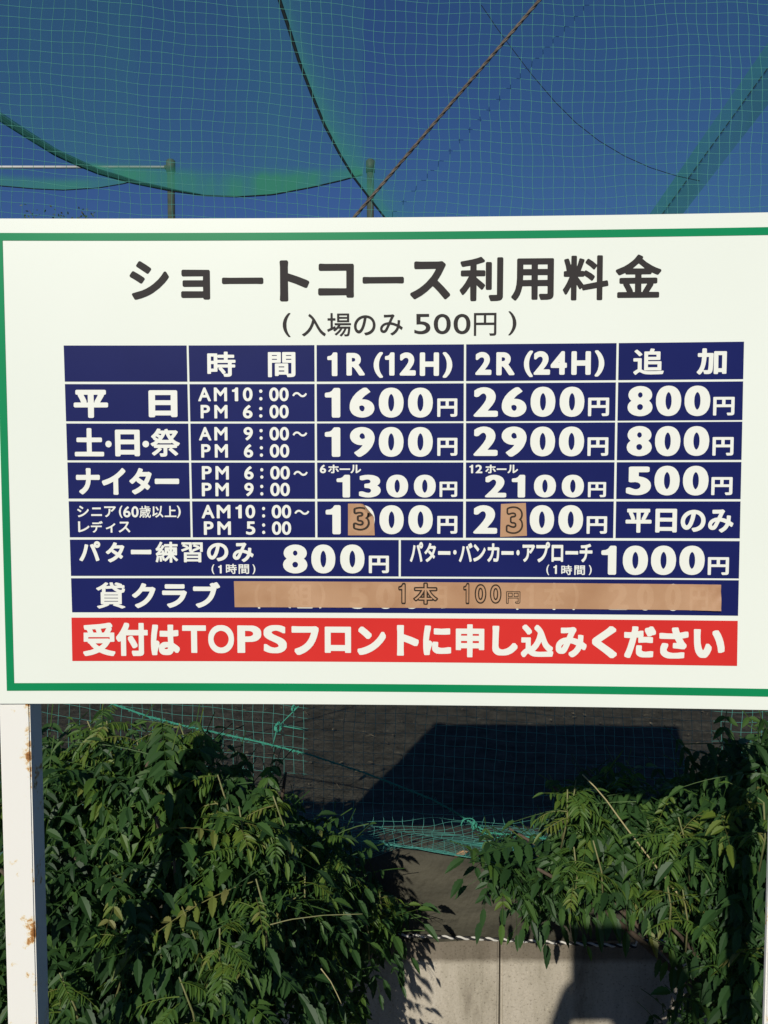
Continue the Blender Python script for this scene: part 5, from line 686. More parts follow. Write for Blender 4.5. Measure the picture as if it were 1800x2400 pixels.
loop = [Vector(p) for p in [(0.1791, 1.972, 0.6982), (0.184, 1.972, 0.7115), (0.1969, 1.972, 0.7166), (0.2088, 1.972, 0.7135), (0.2149, 1.972, 0.7013), (0.217, 1.972, 0.688), (0.2339, 1.972, 0.6809), (0.2589, 1.972, 0.6707), (0.2888, 1.972, 0.6646)]]
kn = [Vector((-0.246, 1.98, 0.9285)), Vector((0.2107, 1.97, 0.6991)), Vector((-0.21, 1.98, 0.9738))]
for c, rr in zip(kn, (.011, .009, .007)):
    q = MB()
    for k in range(14):
        a0 = random.uniform(0, 6.3); pts = []
        for i in range(10):
            a = a0 + i * .55; pts.append(c + Vector((math.cos(a) * rr * random.uniform(.1, .8), math.sin(a * 1.3) * rr * .6, math.sin(a) * rr * random.uniform(.7, 1.2))))
        q.tube(pts, .0011, 4)
    if c is kn[0]:
        for a, b2 in (((-0.243, 1.98, 0.9335), (-0.1981, 1.98, 0.9789)), ((-0.2501, 1.98, 0.9214), (-0.2582, 1.98, 0.8881)), ((-0.2331, 1.98, 0.9315), (-0.1766, 1.98, 0.9214))): q.tube([a, b2], .0014, 4)
    if c is kn[1]: q.tube(resample(loop, 24), .0014, 5)
    child(q.build('knot', M['net_line'], None, True), net)
q = MB(); q.tube([net_pos(np.array(x), np.array(zr[-1])) for x in np.linspace(-2.15, 2.13, 60)], .005, 6)
child(q.build('top_cord', M['twine'], None, True), net)

# rusty guy wire crossing in front of the net
g0, g1 = Vector((0.3315, 1.906, 2.527)), Vector((-0.0652, 1.926, 2.078)); dd = (g0 - g1).normalized()
root = empty('guy_wire', g1 - dd * ((g1.z - TERR) / dd.z)); tag(root, 'rusty brown wire rope crossing the sky diagonally above the price board', 'cable')
a, b2 = root.location.copy(), g0 + dd * 5.5
u = dd.orthogonal().normalized(); v = dd.cross(u)
for s_ in range(3):
    n = 900; q = MB()
    q.tube([a.lerp(b2, i / n) + (u * math.cos(i * .9 + s_ * 2.094) + v * math.sin(i * .9 + s_ * 2.094)) * .0019 for i in range(n + 1)], .0021, 5)
    child(q.build('strand', M['cable'], None, True), root)

# ------------------------------------------------------------------ big nets, poles and a tree farther off
def net_panel(name, label, edge, other, cover, mt, nu=200, nv=50, cord=None, cord_r=.02, power=2.2):
    root = empty(name, edge[len(edge) // 2]); tag(root, label, 'net', 'large golf nets hung behind the fine net')
    E = resample([Vector(p) for p in edge], nu); O = resample([Vector(p) for p in other], nu)
    V = []; F = []; A = []
    for j in range(nv):
        t = (j / (nv - 1)) ** power
        for i in range(nu):
            p = E[i].lerp(O[i], t); p.y += .25 * math.sin(t * 3.1) * noise.noise(Vector((p.x * .5, p.z * .5, 2)))
            V.append(p); A.append(max(0, min(1, cover(i / (nu - 1), (p - E[i]).length, t))))
    for j in range(nv - 1):
        for i in range(nu - 1): F.append((j * nu + i, j * nu + i + 1, (j + 1) * nu + i + 1, (j + 1) * nu + i))
    child(mesh('netting', V, F, mt, None, True, {'cover': A}), root)
    if cord:
        q = MB(); q.tube([p + Vector((0, -.01, 0)) for p in resample([Vector(p) for p in edge], 120)], [cord_r(i / 119) for i in range(120)] if callable(cord_r) else cord_r, 6); child(q.build('edge_cord', cord, None, True), root)
    return root
Y1 = 10.0
edge = [(-6.29, 10, 6.674), (-5.264, 10, 5.98), (-4.324, 10, 5.354), (-3.993, 10, 5.148), (-3.708, 10, 4.974), (-3.469, 10, 4.866), (-3.23, 10, 4.771), (-2.846, 10, 4.668), (-2.413, 10, 4.582), (-2.028, 10, 4.53), (-1.642, 10, 4.516), (-1.255, 10, 4.54), (-0.8204, 10, 4.62), (-0.4824, 10, 4.696), (-0.2411, 10, 4.762)]
top = [(-6.166, 10, 9.837), (-5.138, 10, 9.837), (-4.204, 10, 9.837), (-3.877, 10, 9.837), (-3.597, 10, 9.837), (-3.363, 10, 9.837), (-3.13, 10, 9.837), (-2.756, 10, 9.837), (-2.336, 10, 9.837), (-1.962, 10, 9.837), (-1.588, 10, 9.837), (-1.214, 10, 9.837), (-0.7941, 10, 9.837), (-0.4671, 10, 9.837), (-0.2335, 10, 9.837)]
def cov1(u, d, t):
    fold = 1 + .45 * noise.noise(Vector((u * 38, d * 1.5, 1))) + .25 * noise.noise(Vector((u * 95, d * 3, 7)))
    hem = .045 if u < .52 else .045 + .17 * math.sin(min(1, (u - .52) / .48) * math.pi) ** .8
    return .135 + (.75 if u < .5 else .62) * (1 - smooth(hem * .8, hem * 1.5 + .03, d)) ** 1.2 * fold + .10 * math.exp(-d / .45) * fold
net_panel('golf_net', 'large green net with a deep sagging hem in front of the galvanised crossbar', edge, top, cov1, M['veil'], cord=M['twine_dark'], cord_r=.008)
# thick dark roll of gathered net along the left half of that hem
root = empty('hem_roll', (-3, 9.9, 5)); tag(root, 'dark green roll of gathered net sagging down from the left edge', 'net')
rp = resample([Vector(p) for p in [(-6.225, 9.9, 6.678), (-5.21, 9.9, 5.991), (-4.279, 9.9, 5.363), (-3.952, 9.9, 5.154), (-3.67, 9.9, 4.982), (-3.434, 9.9, 4.87), (-3.197, 9.9, 4.772), (-2.818, 9.9, 4.66), (-2.389, 9.9, 4.571), (-2.055, 9.9, 4.515)]], 90)
q = MB()
for s_ in range(3):
    q.tube([p + Vector((0, 0, (s_ - 1) * .035 * (1 - (i / 89) ** 2) + .008 * noise.noise(Vector((i * .2, s_, 0))))) for i, p in enumerate(rp)], [.034 * (1 - (i / 89) ** 1.5) + .004 for i in range(90)], 6)
child(q.build('gathered_net', M['veil_dark'], None, True, 'cover'), root).data.attributes['cover'].data.foreach_set('value', [.62] * len(q.v))
edge = [(-9.256, 16, 6.727), (-8.104, 16, 6.576), (-6.949, 16, 6.493), (-6.332, 16, 6.44), (-5.792, 16, 6.417), (-5.174, 16, 6.455), (-4.709, 16, 6.531), (-4.492, 16, 6.583)]
top = [(-9.07, 16, 11.94), (-7.937, 16, 11.94), (-6.803, 16, 11.94), (-6.198, 16, 11.94), (-5.669, 16, 11.94), (-5.064, 16, 11.94), (-4.611, 16, 11.94), (-4.399, 16, 11.94)]
net_panel('golf_net', 'farther green net whose low hem sags below the galvanised crossbar', edge, top, lambda u, d, t: .05 + .62 * (1 - smooth(.10, .26, d)), M['veil'], cord=M['twine_dark'], cord_r=.009)
edge = [(-0.9921, 7, 6.097), (-0.8657, 7, 5.33), (-0.8172, 7, 5.137), (-0.742, 7, 4.911), (-0.6698, 7, 4.68), (-0.5706, 7, 4.423), (-0.4709, 7, 4.184), (-0.3539, 7, 3.963), (-0.2363, 7, 3.772), (-0.1082, 7, 3.607), (0.0169, 7, 3.45), (0.2035, 7, 3.234), (0.476, 7, 2.966)]
far = [(5.745, 7.6, 6.486), (5.784, 7.6, 5.654), (5.794, 7.6, 5.444), (5.806, 7.6, 5.199), (5.818, 7.6, 4.949), (5.831, 7.6, 4.669), (5.843, 7.6, 4.409), (5.855, 7.6, 4.17), (5.865, 7.6, 3.962), (5.873, 7.6, 3.783), (5.881, 7.6, 3.613), (5.892, 7.6, 3.378), (5.906, 7.6, 3.088)]
def cov3(u, d, t):
    fold = 1 + .4 * noise.noise(Vector((u * 5, d * 9, 1))) + .25 * noise.noise(Vector((u * 30, d * 22, 7)))
    wd = .055 + .13 * smooth(.3, .8, u)
    return .03 + fold * (.62 + .22 * u) * math.exp(-(d / wd) ** 1.2) * (.55 + .45 * u) + .09 * smooth(.9, 2.6, d) * (.6 + .4 * u) + .05 * smooth(.5, .85, u)
net_panel('golf_net', 'large green net with a dark leading edge curving down the middle of the sky', edge, far, cov3, M['veil'], cord=M['twine_dark'], cord_r=lambda t: .016 * (1 - t) ** .7 + .002, nv=70, power=1.8)
net_line = [(0.7173, 6.6, 4.896), (0.8382, 6.6, 4.725), (0.9593, 6.6, 4.569), (1.097, 6.6, 4.394), (1.27, 6.6, 4.2), (1.427, 6.6, 4.049), (1.6, 6.6, 3.918), (1.792, 6.6, 3.807), (1.985, 6.6, 3.723), (2.177, 6.6, 3.664), (2.356, 6.6, 3.626)]
q = MB(); sp = resample([Vector(p) for p in net_line], 90)
q.tube(sp, .0027, 4)  # shadow falling across the net, modelled as a thin dark cord
o = q.build('net_shadow', M['twine_dark']); tag(o, 'thin dark cord drawn as a shadow curving across the net at the upper right', 'shadow line')
root = empty('net_strip', (3.374, 9, 4.907)); tag(root, 'doubled strip of green net with a dark stitched centre cord at the right edge', 'net')
SL = [(5.016, 9, 7.42), (4.447, 9, 6.588), (3.871, 9, 5.746), (3.296, 9, 4.907), (2.715, 9, 4.058), (2.187, 9, 3.285)]
SM = [(4.926, 9, 6.966), (4.402, 9, 6.237), (3.877, 9, 5.503), (3.364, 9, 4.784), (2.841, 9, 4.058), (2.301, 9, 3.285)]
SR = [(4.881, 9, 6.39), (4.386, 9, 5.767), (3.887, 9, 5.138), (3.472, 9, 4.602), (3.054, 9, 4.058), (2.528, 9, 3.285)]
def strip(A_, B_, mt, c):
    A_, B_ = resample([Vector(p) for p in A_], 60), resample([Vector(p) for p in B_], 60); V = []; F = []; cv = []
    for i in range(60):
        for k in range(5):
            V.append(A_[i].lerp(B_[i], k / 4)); cv.append(c * (1 + .25 * noise.noise(Vector((i * .3, k, 0)))))
    for i in range(59):
        for k in range(4): F.append((i * 5 + k, i * 5 + k + 1, (i + 1) * 5 + k + 1, (i + 1) * 5 + k))
    child(mesh('netting', V, F, mt, None, True, {'cover': cv}), root)
strip(SL, SM, M['veil_mid'], .46); strip(SM, SR, M['veil_dark'], .5)
q = MB(); sp = resample([Vector(p) + Vector((0, -.02, 0)) for p in SM], 150)
for i in range(0, 148, 3): q.tube([sp[i], sp[i + 1], sp[i + 2]], .007, 4)
child(q.build('stitching', M['twine_dark']), root)

def pole(px_top, name, label, bar=None):
    p = Vector(px_top); root = empty(name, (p.x, p.y, zf)); tag(root, label, 'pole')
    q = MB(); q.tube([(p.x, p.y, zf - .3), (p.x, p.y, p.z - .18)], .058, 12); q.tube([(p.x, p.y, p.z - .20), (p.x, p.y, p.z - .02)], .072, 12)
    q.tube([(p.x, p.y, p.z - .03), (p.x, p.y, p.z)], .05, 12); child(q.build('pole', M['pole'], None, True), root)
    if bar:
        b_ = [Vector(v_) for v_ in bar]; q = MB(); q.tube(b_, .022, 10); child(q.build('crossbar', M['bar'], None, True), root)
        q = MB(); q.tube([b_[1] + Vector((-.02, 0, 0)), b_[1] + Vector((.10, 0, 0))], .035, 10); child(q.build('bracket', M['pole'], None, True), root)
    return root
pole((-3.372, 14, 6.284), 'net_pole', 'dark green net pole carrying the pale galvanised crossbar at upper left', [(-10.79, 14, 6.172), (-3.448, 14, 6.166)])
pole((-0.2158, 14, 6.284), 'net_pole', 'dark green net pole standing alone beside the foot of the rusty guy wire')

# bare treetop far off, just over the top edge of the board
tp = Vector((-11.19, 30, 10.22)); root = empty('tree', (tp.x, tp.y, zf)); tag(root, 'distant bare brownish treetop just showing over the top left of the board', 'tree')
q = MB(); q.tube([(tp.x, tp.y, zf), (tp.x + .1, tp.y, zf + 3), (tp.x, tp.y, tp.z - 1.0)], [.16, .11, .05], 8); child(q.build('trunk', M['bark'], None, True), root)
random.seed(5); q = MB(); lf = MB()
for k in range(60):
    b0 = Vector((tp.x + random.uniform(-.1, .1), tp.y, random.uniform(zf + 2.5, tp.z - 1.0))); a = random.uniform(0, 6.28); L = random.uniform(.8, 1.7)
    e = b0 + Vector((math.cos(a) * L * .8, math.sin(a) * L * .8, L * random.uniform(.5, 1.0))); m_ = b0.lerp(e, .5) + Vector((0, 0, -.08))
    q.tube([b0, m_, e], [.03, .018, .006], 5)
    for j in range(26):
        c = m_.lerp(e, random.uniform(0, 1.1)) + Vector((random.gauss(0, .16), random.gauss(0, .16), random.gauss(0, .14)))
        d1 = Vector((random.gauss(0, 1), random.gauss(0, 1), random.gauss(0, 1))).normalized() * .06; d2 = d1.orthogonal().normalized() * .03
        lf.add([c - d1, c + d2, c + d1, c - d2], [(0, 1, 2, 3)], random.uniform(.3, 1))
child(q.build('branch', M['bark'], None, True), root); child(lf.build('crown', M['leaf'], None, False, 'tint'), root)

# ------------------------------------------------------------------ shrubs with pinnate leaves
UPV = Vector((0, 0, 1))
def leaflet(q, base, d, nrm, L, W, tint, curl):
    d = d.normalized(); s = d.cross(nrm).normalized(); n_ = s.cross(d).normalized()
    V = [base]; st = ((.08, .34), (.20, .82), (.27, .74), (.39, 1.0), (.46, .86), (.58, .88), (.65, .68), (.76, .62), (.82, .42), (.91, .26))
    for t, w_ in st:
        c = base + d * (L * t) - UPV * (curl * L * t * t); hw = W * .5 * w_; lift = n_ * hw * .45
        V += [c + s * hw + lift, c, c - s * hw + lift]
    V.append(base + d * L - UPV * (curl * L)); m_ = len(st)
    F = [(0, 2, 1), (0, 3, 2)]
    for k in range(m_ - 1):
        a = 1 + 3 * k; F += [(a, a + 1, a + 4, a + 3), (a + 1, a + 2, a + 5, a + 4)]
    a = 1 + 3 * (m_ - 1); F += [(a, a + 1, a + 3), (a + 1, a + 2, a + 3)]
    q.add(V, F, tint)
def leaf(q, base, d, L, pairs, size, tint, droop, rng_, width=.44):
    pts = [base.copy()]; dirs = []; dv = d.normalized(); n = pairs + 3
    for i in range(n):
        dv = (dv - UPV * droop / n).normalized(); dirs.append(dv.copy()); pts.append(pts[-1] + dv * (L / n))
    dirs.append(dv)
    q.tube(pts, [.0010 * (1 - .6 * i / n) for i in range(n + 1)], 3, False, min(1, tint + .15))
    for k in range(pairs):
        i = 2 + k; p = pts[i]; dv = dirs[i]
        side = dv.cross(UPV); side = side.normalized() if side.length > .15 else Vector((1, 0, 0))
        nrm = side.cross(dv).normalized(); env = .72 + .28 * math.sin(math.pi * (k + .8) / pairs)
        for sg in (-1, 1):
            if rng_.random() < .04: continue
            dl = side * sg * rng_.uniform(.75, 1.0) + dv * rng_.uniform(.35, .6) - UPV * rng_.uniform(-.05, .65)
            nn = (nrm + side * sg * -.35 + Vector((rng_.gauss(0, .18), rng_.gauss(0, .18), 0)))
            leaflet(q, p, dl, nn, size * env * rng_.uniform(.85, 1.12), size * width * env, max(0, min(1, tint + rng_.gauss(0, .07))), rng_.uniform(.05, .35))
    leaflet(q, pts[-1], dirs[-1] - UPV * .2, UPV + Vector((0, -.4, 0)), size * 1.1, size * width, tint, .2)
def inpoly(x, z, poly):
    c = False; n = len(poly)
    for i in range(n):
        x0, z0 = poly[i]; x1, z1 = poly[i - 1]
        if (z0 > z) != (z1 > z) and x < (x1 - x0) * (z - z0) / (z1 - z0) + x0: c = not c
    return c
def shrub(label, root_at, poly3, depth, nleaf, tips, seed, size=.033, tint=(.36, .18), stems=9, back=.25, group='leafy shrubs under the price board'):
    rg = random.Random(seed); root = empty('shrub', root_at); tag(root, label, 'shrub', group)
    poly = [(p[0], p[2]) for p in poly3]; yref = poly3[0][1]
    xs_ = [p[0] for p in poly]; zs_ = [p[1] for p in poly]
    q = MB(); wood = MB(); twig = MB(); bases = []
    cnt = 0
    while cnt < nleaf:
        x, z = rg.uniform(min(xs_), max(xs_)), rg.uniform(min(zs_), max(zs_))
        if not inpoly(x, z, poly): continue
        y = depth(x, z) + back * rg.random() ** 1.5
        k = y / yref; x2, z2 = x * k, 1.55 + (z - 1.55) * k
        a = rg.gauss(-math.pi / 2, .95); el = rg.gauss(.0, .45)
        d = Vector((math.cos(a) * math.cos(el), math.sin(a) * math.cos(el), math.sin(el)))
        L = rg.uniform(.15, .26); b_ = Vector((x2, y, z2)) - d * L * .5 + Vector((0, 0, L * .18))
        leaf(q, b_, d, L, rg.choice((6, 7, 7, 8)), size * rg.uniform(.6, 1.25), (rg.uniform(.86, .98) if rg.random() < .025 else min(.8, max(0, rg.gauss(*tint)))), rg.uniform(.2, 1.3), rg)
        if cnt % max(1, nleaf // stems) == 0: bases.append(b_)
        cnt += 1
    R = Vector(root_at)
    trunk_top = R + Vector((0, 0, .28)); wood.tube([R - Vector((0, 0, .03)), R + Vector((.01, 0, .15)), trunk_top], [.022, .017, .013], 8)
    for b_ in bases:
        m_ = trunk_top.lerp(b_, .55) + Vector((rg.uniform(-.04, .04), .05, .06)); q0 = trunk_top - Vector((0, 0, rg.uniform(0, .12)))
        pts = [(q0 * (1 - t) ** 2 + m_ * 2 * t * (1 - t) + b_ * t * t) for t in [i / 10 for i in range(11)]]
        wood.tube(pts, [.009 * (1 - .8 * i / 10) + .001 for i in range(11)], 6)
    for tp_, n_, s_, upk in tips:                                    # young yellow-green shoots
        t_ = Vector(tp_); b0 = t_ + Vector((rg.uniform(-.03, .03), .02, -.12)); twig = MB(); twig.tube([b0, b0.lerp(t_, .5) + Vector((.006, 0, 0)), t_], [.0020, .0016, .0012], 5); child(twig.build('shoot', M['stem'], None, True), root)
        for i in range(int(n_ * 1.9)):
            a = rg.uniform(0, 2 * math.pi); el = rg.uniform(-.2, .9) * upk
            d = Vector((math.cos(a) * math.cos(el), math.sin(a) * math.cos(el) - .25, math.sin(el))).normalized()
            leaf(q, t_ - Vector((0, 0, rg.uniform(0, .07))), d, rg.uniform(.035, .08) * s_, 7, .020 * s_ * rg.uniform(.75, 1.25), rg.uniform(.6, .86), rg.uniform(.3, 1.3), rg, .30)
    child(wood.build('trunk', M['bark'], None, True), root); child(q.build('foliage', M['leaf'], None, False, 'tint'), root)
    return root

shrub('leafy shrub with drooping leaflets right beside the white post, pale shoots at its top', (-.80, 1.72, 0),
      [(-0.6794, 1.5, 0.9678), (-0.6331, 1.5, 1.006), (-0.5724, 1.5, 1.026), (-0.527, 1.5, 1.037), (-0.4819, 1.5, 1.029), (-0.4295, 1.5, 1.014), (-0.3764, 1.5, 1.037), (-0.3389, 1.5, 1.029), (-0.3092, 1.5, 0.9909), (-0.2718, 1.5, 0.9601), (-0.2875, 1.5, 0.906), (-0.364, 1.5, 0.8516), (-0.4329, 1.5, 0.8127), (-0.6837, 1.5, 0.8048)],
      lambda x, z: 1.42 + .25 * (z - .95), 235, [((-0.5291, 1.52, 1.085), 6, 1.0, 1), ((-0.4883, 1.5, 1.091), 6, 1.1, 1), ((-0.4363, 1.5, 1.056), 3, .9, 1), ((-0.3606, 1.5, 1.087), 7, 1.1, 1), ((-0.391, 1.5, 1.064), 4, 1, 1)], 11)
shrub('leafy shrub in the middle of the left thicket with bright yellow-green shoots', (-.35, 1.75, 0),
      [(-0.3067, 1.45, 0.9723), (-0.248, 1.45, 0.9947), (-0.1971, 1.45, 0.9723), (-0.1609, 1.45, 0.9275), (-0.1245, 1.45, 0.8899), (-0.0807, 1.45, 0.8523), (-0.0294, 1.45, 0.8108), (0.0221, 1.45, 0.7615), (0.0148, 1.45, 0.7083), (-0.1918, 1.45, 0.7235), (-0.3093, 1.45, 0.7615), (-0.337, 1.45, 0.8899)],
      lambda x, z: 1.38 + .30 * (z - .8) + 2.6 * max(0, x + .20), 270, [((-0.2784, 1.42, 1.024), 4, 1.0, .7), ((-0.1859, 1.42, 0.9879), 5, 1.0, .5), ((-0.2364, 1.38, 0.986), 3, 1.0, .6), ((-0.1227, 1.62, 0.8251), 6, 1.1, .8), ((-0.1078, 1.64, 0.7864), 4, 1.0, .6), ((-0.1405, 1.5, 0.8166), 3, 1.1, .4), ((-0.0091, 1.8, 0.6277), 5, .9, .7), ((-0.0442, 1.74, 0.6221), 2, 1.0, .3)], 12)
shrub('dense low shrub at the foot of the left thicket beside the concrete wall', (-.40, 1.55, 0),
      [(-0.6321, 1.3, 0.9042), (-0.533, 1.3, 0.9177), (-0.3947, 1.3, 0.9245), (-0.2899, 1.3, 0.8907), (-0.1981, 1.3, 0.8431), (-0.1057, 1.3, 0.8295), (-0.0066, 1.3, 0.809), (-0.0199, 1.3, 0.7748), (-0.053, 1.3, 0.7474), (-0.0266, 1.3, 0.7061), (-0.0466, 1.3, 0.6439), (-0.0936, 1.3, 0.5605), (-0.6419, 1.3, 0.5605)],
      lambda x, z: 1.22 + .30 * (z - .6) + 2.6 * max(0, x + .22), 470, [((-0.2387, 1.22, 0.8706), 6, .9, .6), ((-0.3783, 1.24, 0.8497), 2, .8, .6), ((-0.4728, 1.22, 0.8032), 3, .8, .5), ((-0.2938, 1.2, 0.8091), 3, 1.3, .4), ((-0.1975, 1.3, 0.9042), 2, 1.0, .6)], 13, size=.032, tint=(.33, .19))
shrub('leafy shrub hanging over the dark sheet with pale straight shoots', (.86, 1.74, 0),
      [(0.3145, 1.6, 0.8878), (0.3465, 1.6, 0.9084), (0.3704, 1.6, 0.9249), (0.427, 1.6, 0.9126), (0.4836, 1.6, 0.9043), (0.564, 1.6, 0.9126), (0.6127, 1.6, 0.8961), (0.6471, 1.6, 0.8051), (0.5995, 1.6, 0.7635), (0.5189, 1.6, 0.7385), (0.4703, 1.6, 0.7385), (0.4137, 1.6, 0.7302), (0.3732, 1.6, 0.726), (0.3166, 1.6, 0.7051), (0.2595, 1.6, 0.7385), (0.2025, 1.6, 0.7677), (0.1862, 1.6, 0.7885), (0.2751, 1.6, 0.7926), (0.356, 1.6, 0.8009), (0.3797, 1.6, 0.8382), (0.3551, 1.6, 0.8631)],
      lambda x, z: 1.58 + .2 * (z - .75), 255, [((0.353, 1.56, 0.9622), 5, 1.0, .8), ((0.3332, 1.54, 0.9523), 3, 1.0, .8), ((0.4941, 1.42, 0.9513), 6, 1.1, .9), ((0.3373, 1.5, 0.8633), 4, 1.0, .5), ((0.3663, 1.48, 0.884), 2, 1.0, .5), ((0.4745, 1.42, 0.852), 3, 1.0, .2)], 14)
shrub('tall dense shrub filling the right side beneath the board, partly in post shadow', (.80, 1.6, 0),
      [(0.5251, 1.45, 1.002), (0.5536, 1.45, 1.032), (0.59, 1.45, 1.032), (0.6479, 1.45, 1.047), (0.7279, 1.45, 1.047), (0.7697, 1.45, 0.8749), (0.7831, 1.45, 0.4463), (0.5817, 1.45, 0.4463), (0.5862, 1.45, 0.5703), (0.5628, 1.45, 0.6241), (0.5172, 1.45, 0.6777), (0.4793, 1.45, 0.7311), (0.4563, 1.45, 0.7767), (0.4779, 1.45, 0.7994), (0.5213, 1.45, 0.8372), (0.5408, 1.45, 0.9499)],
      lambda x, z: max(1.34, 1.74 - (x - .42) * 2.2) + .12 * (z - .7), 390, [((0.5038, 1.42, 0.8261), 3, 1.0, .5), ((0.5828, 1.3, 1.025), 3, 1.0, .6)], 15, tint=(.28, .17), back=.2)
shrub('small sprig of shrub low on the concrete wall at the right', (.78, 1.88, 0),
      [(0.6269, 1.75, 0.3676), (0.68, 1.75, 0.3955), (0.6841, 1.75, 0.218), (0.594, 1.75, 0.218), (0.5924, 1.75, 0.3023)], lambda x, z: 1.78, 30, [], 16, stems=4, tint=(.2, .1), back=.1)

# long bare stalks standing out of the thickets
def stalk(pts, r0, r1, label, mt='straw'):
    q = MB(); P_ = resample([Vector(p) for p in pts], 14); q.tube(P_, [r0 + (r1 - r0) * i / 13 for i in range(14)], 6)
    o = q.build('dry_stalk', M[mt], None, True); tag(o, label, 'stalk')
stalk([(0.6028, 1.48, 0.6831), (0.4947, 1.48, 0.8148), (0.4181, 1.48, 0.9146), (0.38, 1.48, 0.968), (0.346, 1.48, 1.002)], .0022, .0011, 'long straw coloured stalk leaning up to the left out of the right thicket')
stalk([(0.3219, 1.9, 0.6536), (0.3748, 1.9, 0.6457), (0.4279, 1.9, 0.6328)], .0024, .0018, 'short pale stalk lying just under the net edge by the right thicket')
stalk([(0.3551, 1.94, 0.6407), (0.3924, 1.94, 0.6397), (0.4414, 1.94, 0.6407)], .003, .0024, 'thick tan stalk lying flat along the net edge by the right thicket')
stalk([(-0.1825, 1.26, 0.8503), (-0.1408, 1.26, 0.8616), (-0.0896, 1.26, 0.8682), (-0.032, 1.26, 0.8701)], .0009, .0006, 'thin arching pale stem low in the left thicket', 'stem')
stalk([(-0.1026, 1.36, 0.7247), (-0.0867, 1.36, 0.7032), (-0.0764, 1.36, 0.6816), (-0.0695, 1.36, 0.6657)], .0010, .0007, 'thin pale twig hanging at the right side of the left thicket')

# litter of twigs and leaf crumbs on the terrace
random.seed(33); q = MB()
for i in range(900):
    x, y = random.uniform(-2.2, 2.2), 2.06 + 1.6 * random.random() ** 1.3; z = terr_z(max(y, 2.12)) + .012; a = random.uniform(0, 6.3); L = random.uniform(.003, .012)
    d = Vector((math.cos(a), math.sin(a), random.uniform(-.2, .4))) * L; e = Vector((-math.sin(a), math.cos(a), random.uniform(-.3, .5))) * L * random.uniform(.12, .6); c = Vector((x, y, z))
    q.add([c - d, c + e, c + d, c - e + Vector((0, 0, .002))], [(0, 1, 2), (0, 2, 3)])
for i in range(70):
    x, y = random.uniform(-2, 2), 2.08 + 1.4 * random.random(); a = random.uniform(0, 6.3); L = random.uniform(.02, .07); z = terr_z(max(y, 2.12)) + .010
    q.tube([(x, y, z), (x + math.cos(a) * L * .5, y + math.sin(a) * L * .5, z + .004), (x + math.cos(a + .3) * L, y + math.sin(a + .3) * L, z)], [.0011, .001, .0006], 4)
o = q.build('leaf_litter', M['litter']); tag(o, 'scatter of dry leaf crumbs and twigs on the dark terrace', 'litter', kind='stuff')

# dry leaves caught on the wall edge
random.seed(21)
for (x, y, z), lb in (((0.2408, 1.985, 0.6248), 'curled tan dry leaf caught on the wall edge, the largest there'), ((0.2623, 1.98, 0.624), 'brown dry leaf lying flat beside the curled tan one'), ((0.3182, 1.985, 0.6196), 'orange brown dry leaf on the wall edge nearest the right thicket'), ((0.1787, 1.985, 0.6196), 'small reddish dry leaf on the wall edge, leftmost of the four')):
    q = MB(); V = []; a = random.uniform(-.6, .6); L = random.uniform(.012, .019)
    for i in range(7):
        t = i / 6; wv = L * .42 * math.sin(math.pi * min(1, t * .94 + .04)); c = Vector(((t - .5) * 2 * L, 0, .004 + .010 * t * t))
        for s_ in (-1, 0, 1): V.append(c + Vector((.1 * s_ * wv, s_ * wv, abs(s_) * wv * .7)))
    F = [(i * 3 + k, i * 3 + k + 1, i * 3 + k + 4, i * 3 + k + 3) for i in range(6) for k in range(2)]
    R = Matrix.Rotation(a, 3, 'Z') @ Matrix.Rotation(.6, 3, 'X'); q.add([R @ p + Vector((x, y - .004, TERR + .008)) for p in V], F)
    o = q.build('dry_leaf', M['dry'], None, True); tag(o, lb, 'dry leaf', 'dry leaves on the wall edge')

# ------------------------------------------------------------------ the photographer, whose shadow falls on the wall
def skin(name, nodes, edges, mt, parent=None, sub=2, rootname=None):
    names = list(nodes); me = bpy.data.meshes.new(name); me.from_pydata([nodes[k][0] for k in names], [(names.index(a), names.index(b_)) for a, b_ in edges], [])
    o = bpy.data.objects.new(name, me); col.objects.link(o)
    md = o.modifiers.new('Skin', 'SKIN'); md.use_smooth_shade = True
    if not me.skin_vertices: me.skin_vertices.new() if hasattr(me.skin_vertices, 'new') else None
    lay = me.skin_vertices[0].data
    for i, k in enumerate(names):
        r_ = nodes[k][1]; lay[i].radius = r_ if isinstance(r_, tuple) else (r_, r_); lay[i].use_root = (k == rootname)
    o.modifiers.new('Subdivision', 'SUBSURF').levels = sub
    dg = bpy.context.evaluated_depsgraph_get(); dg.update()
    nm = bpy.data.meshes.new_from_object(o.evaluated_get(dg)); bpy.data.objects.remove(o)
    nm.name = name; nm.materials.clear(); ob = link(name, nm, None, (mt,))
    if parent: child(ob, parent)
    return ob
M['skin'], *_ = mat('skin', (.45, .27, .19), .55)
M['shirt'], *_ = noisy('cotton_shirt', [(.3, (.06, .07, .10)), (.7, (.085, .095, .13))], 60, rough=.9)
M['trousers'], *_ = noisy('trousers', [(.3, (.05, .045, .04)), (.7, (.07, .065, .055))], 60, rough=.9)
M['hair'], *_ = mat('hair', (.015, .012, .010), .5); M['shoe'], *_ = mat('shoe', (.03, .03, .032), .5); M['phone'], *_ = mat('phone_case', (.02, .02, .022), .4)
M['glass'], *_ = mat('phone_glass', (.01, .01, .012), .08); M['eye'], *_ = mat('eye', (.03, .02, .015), .2)
hx, hy, hz = -.062, -.350, 1.605
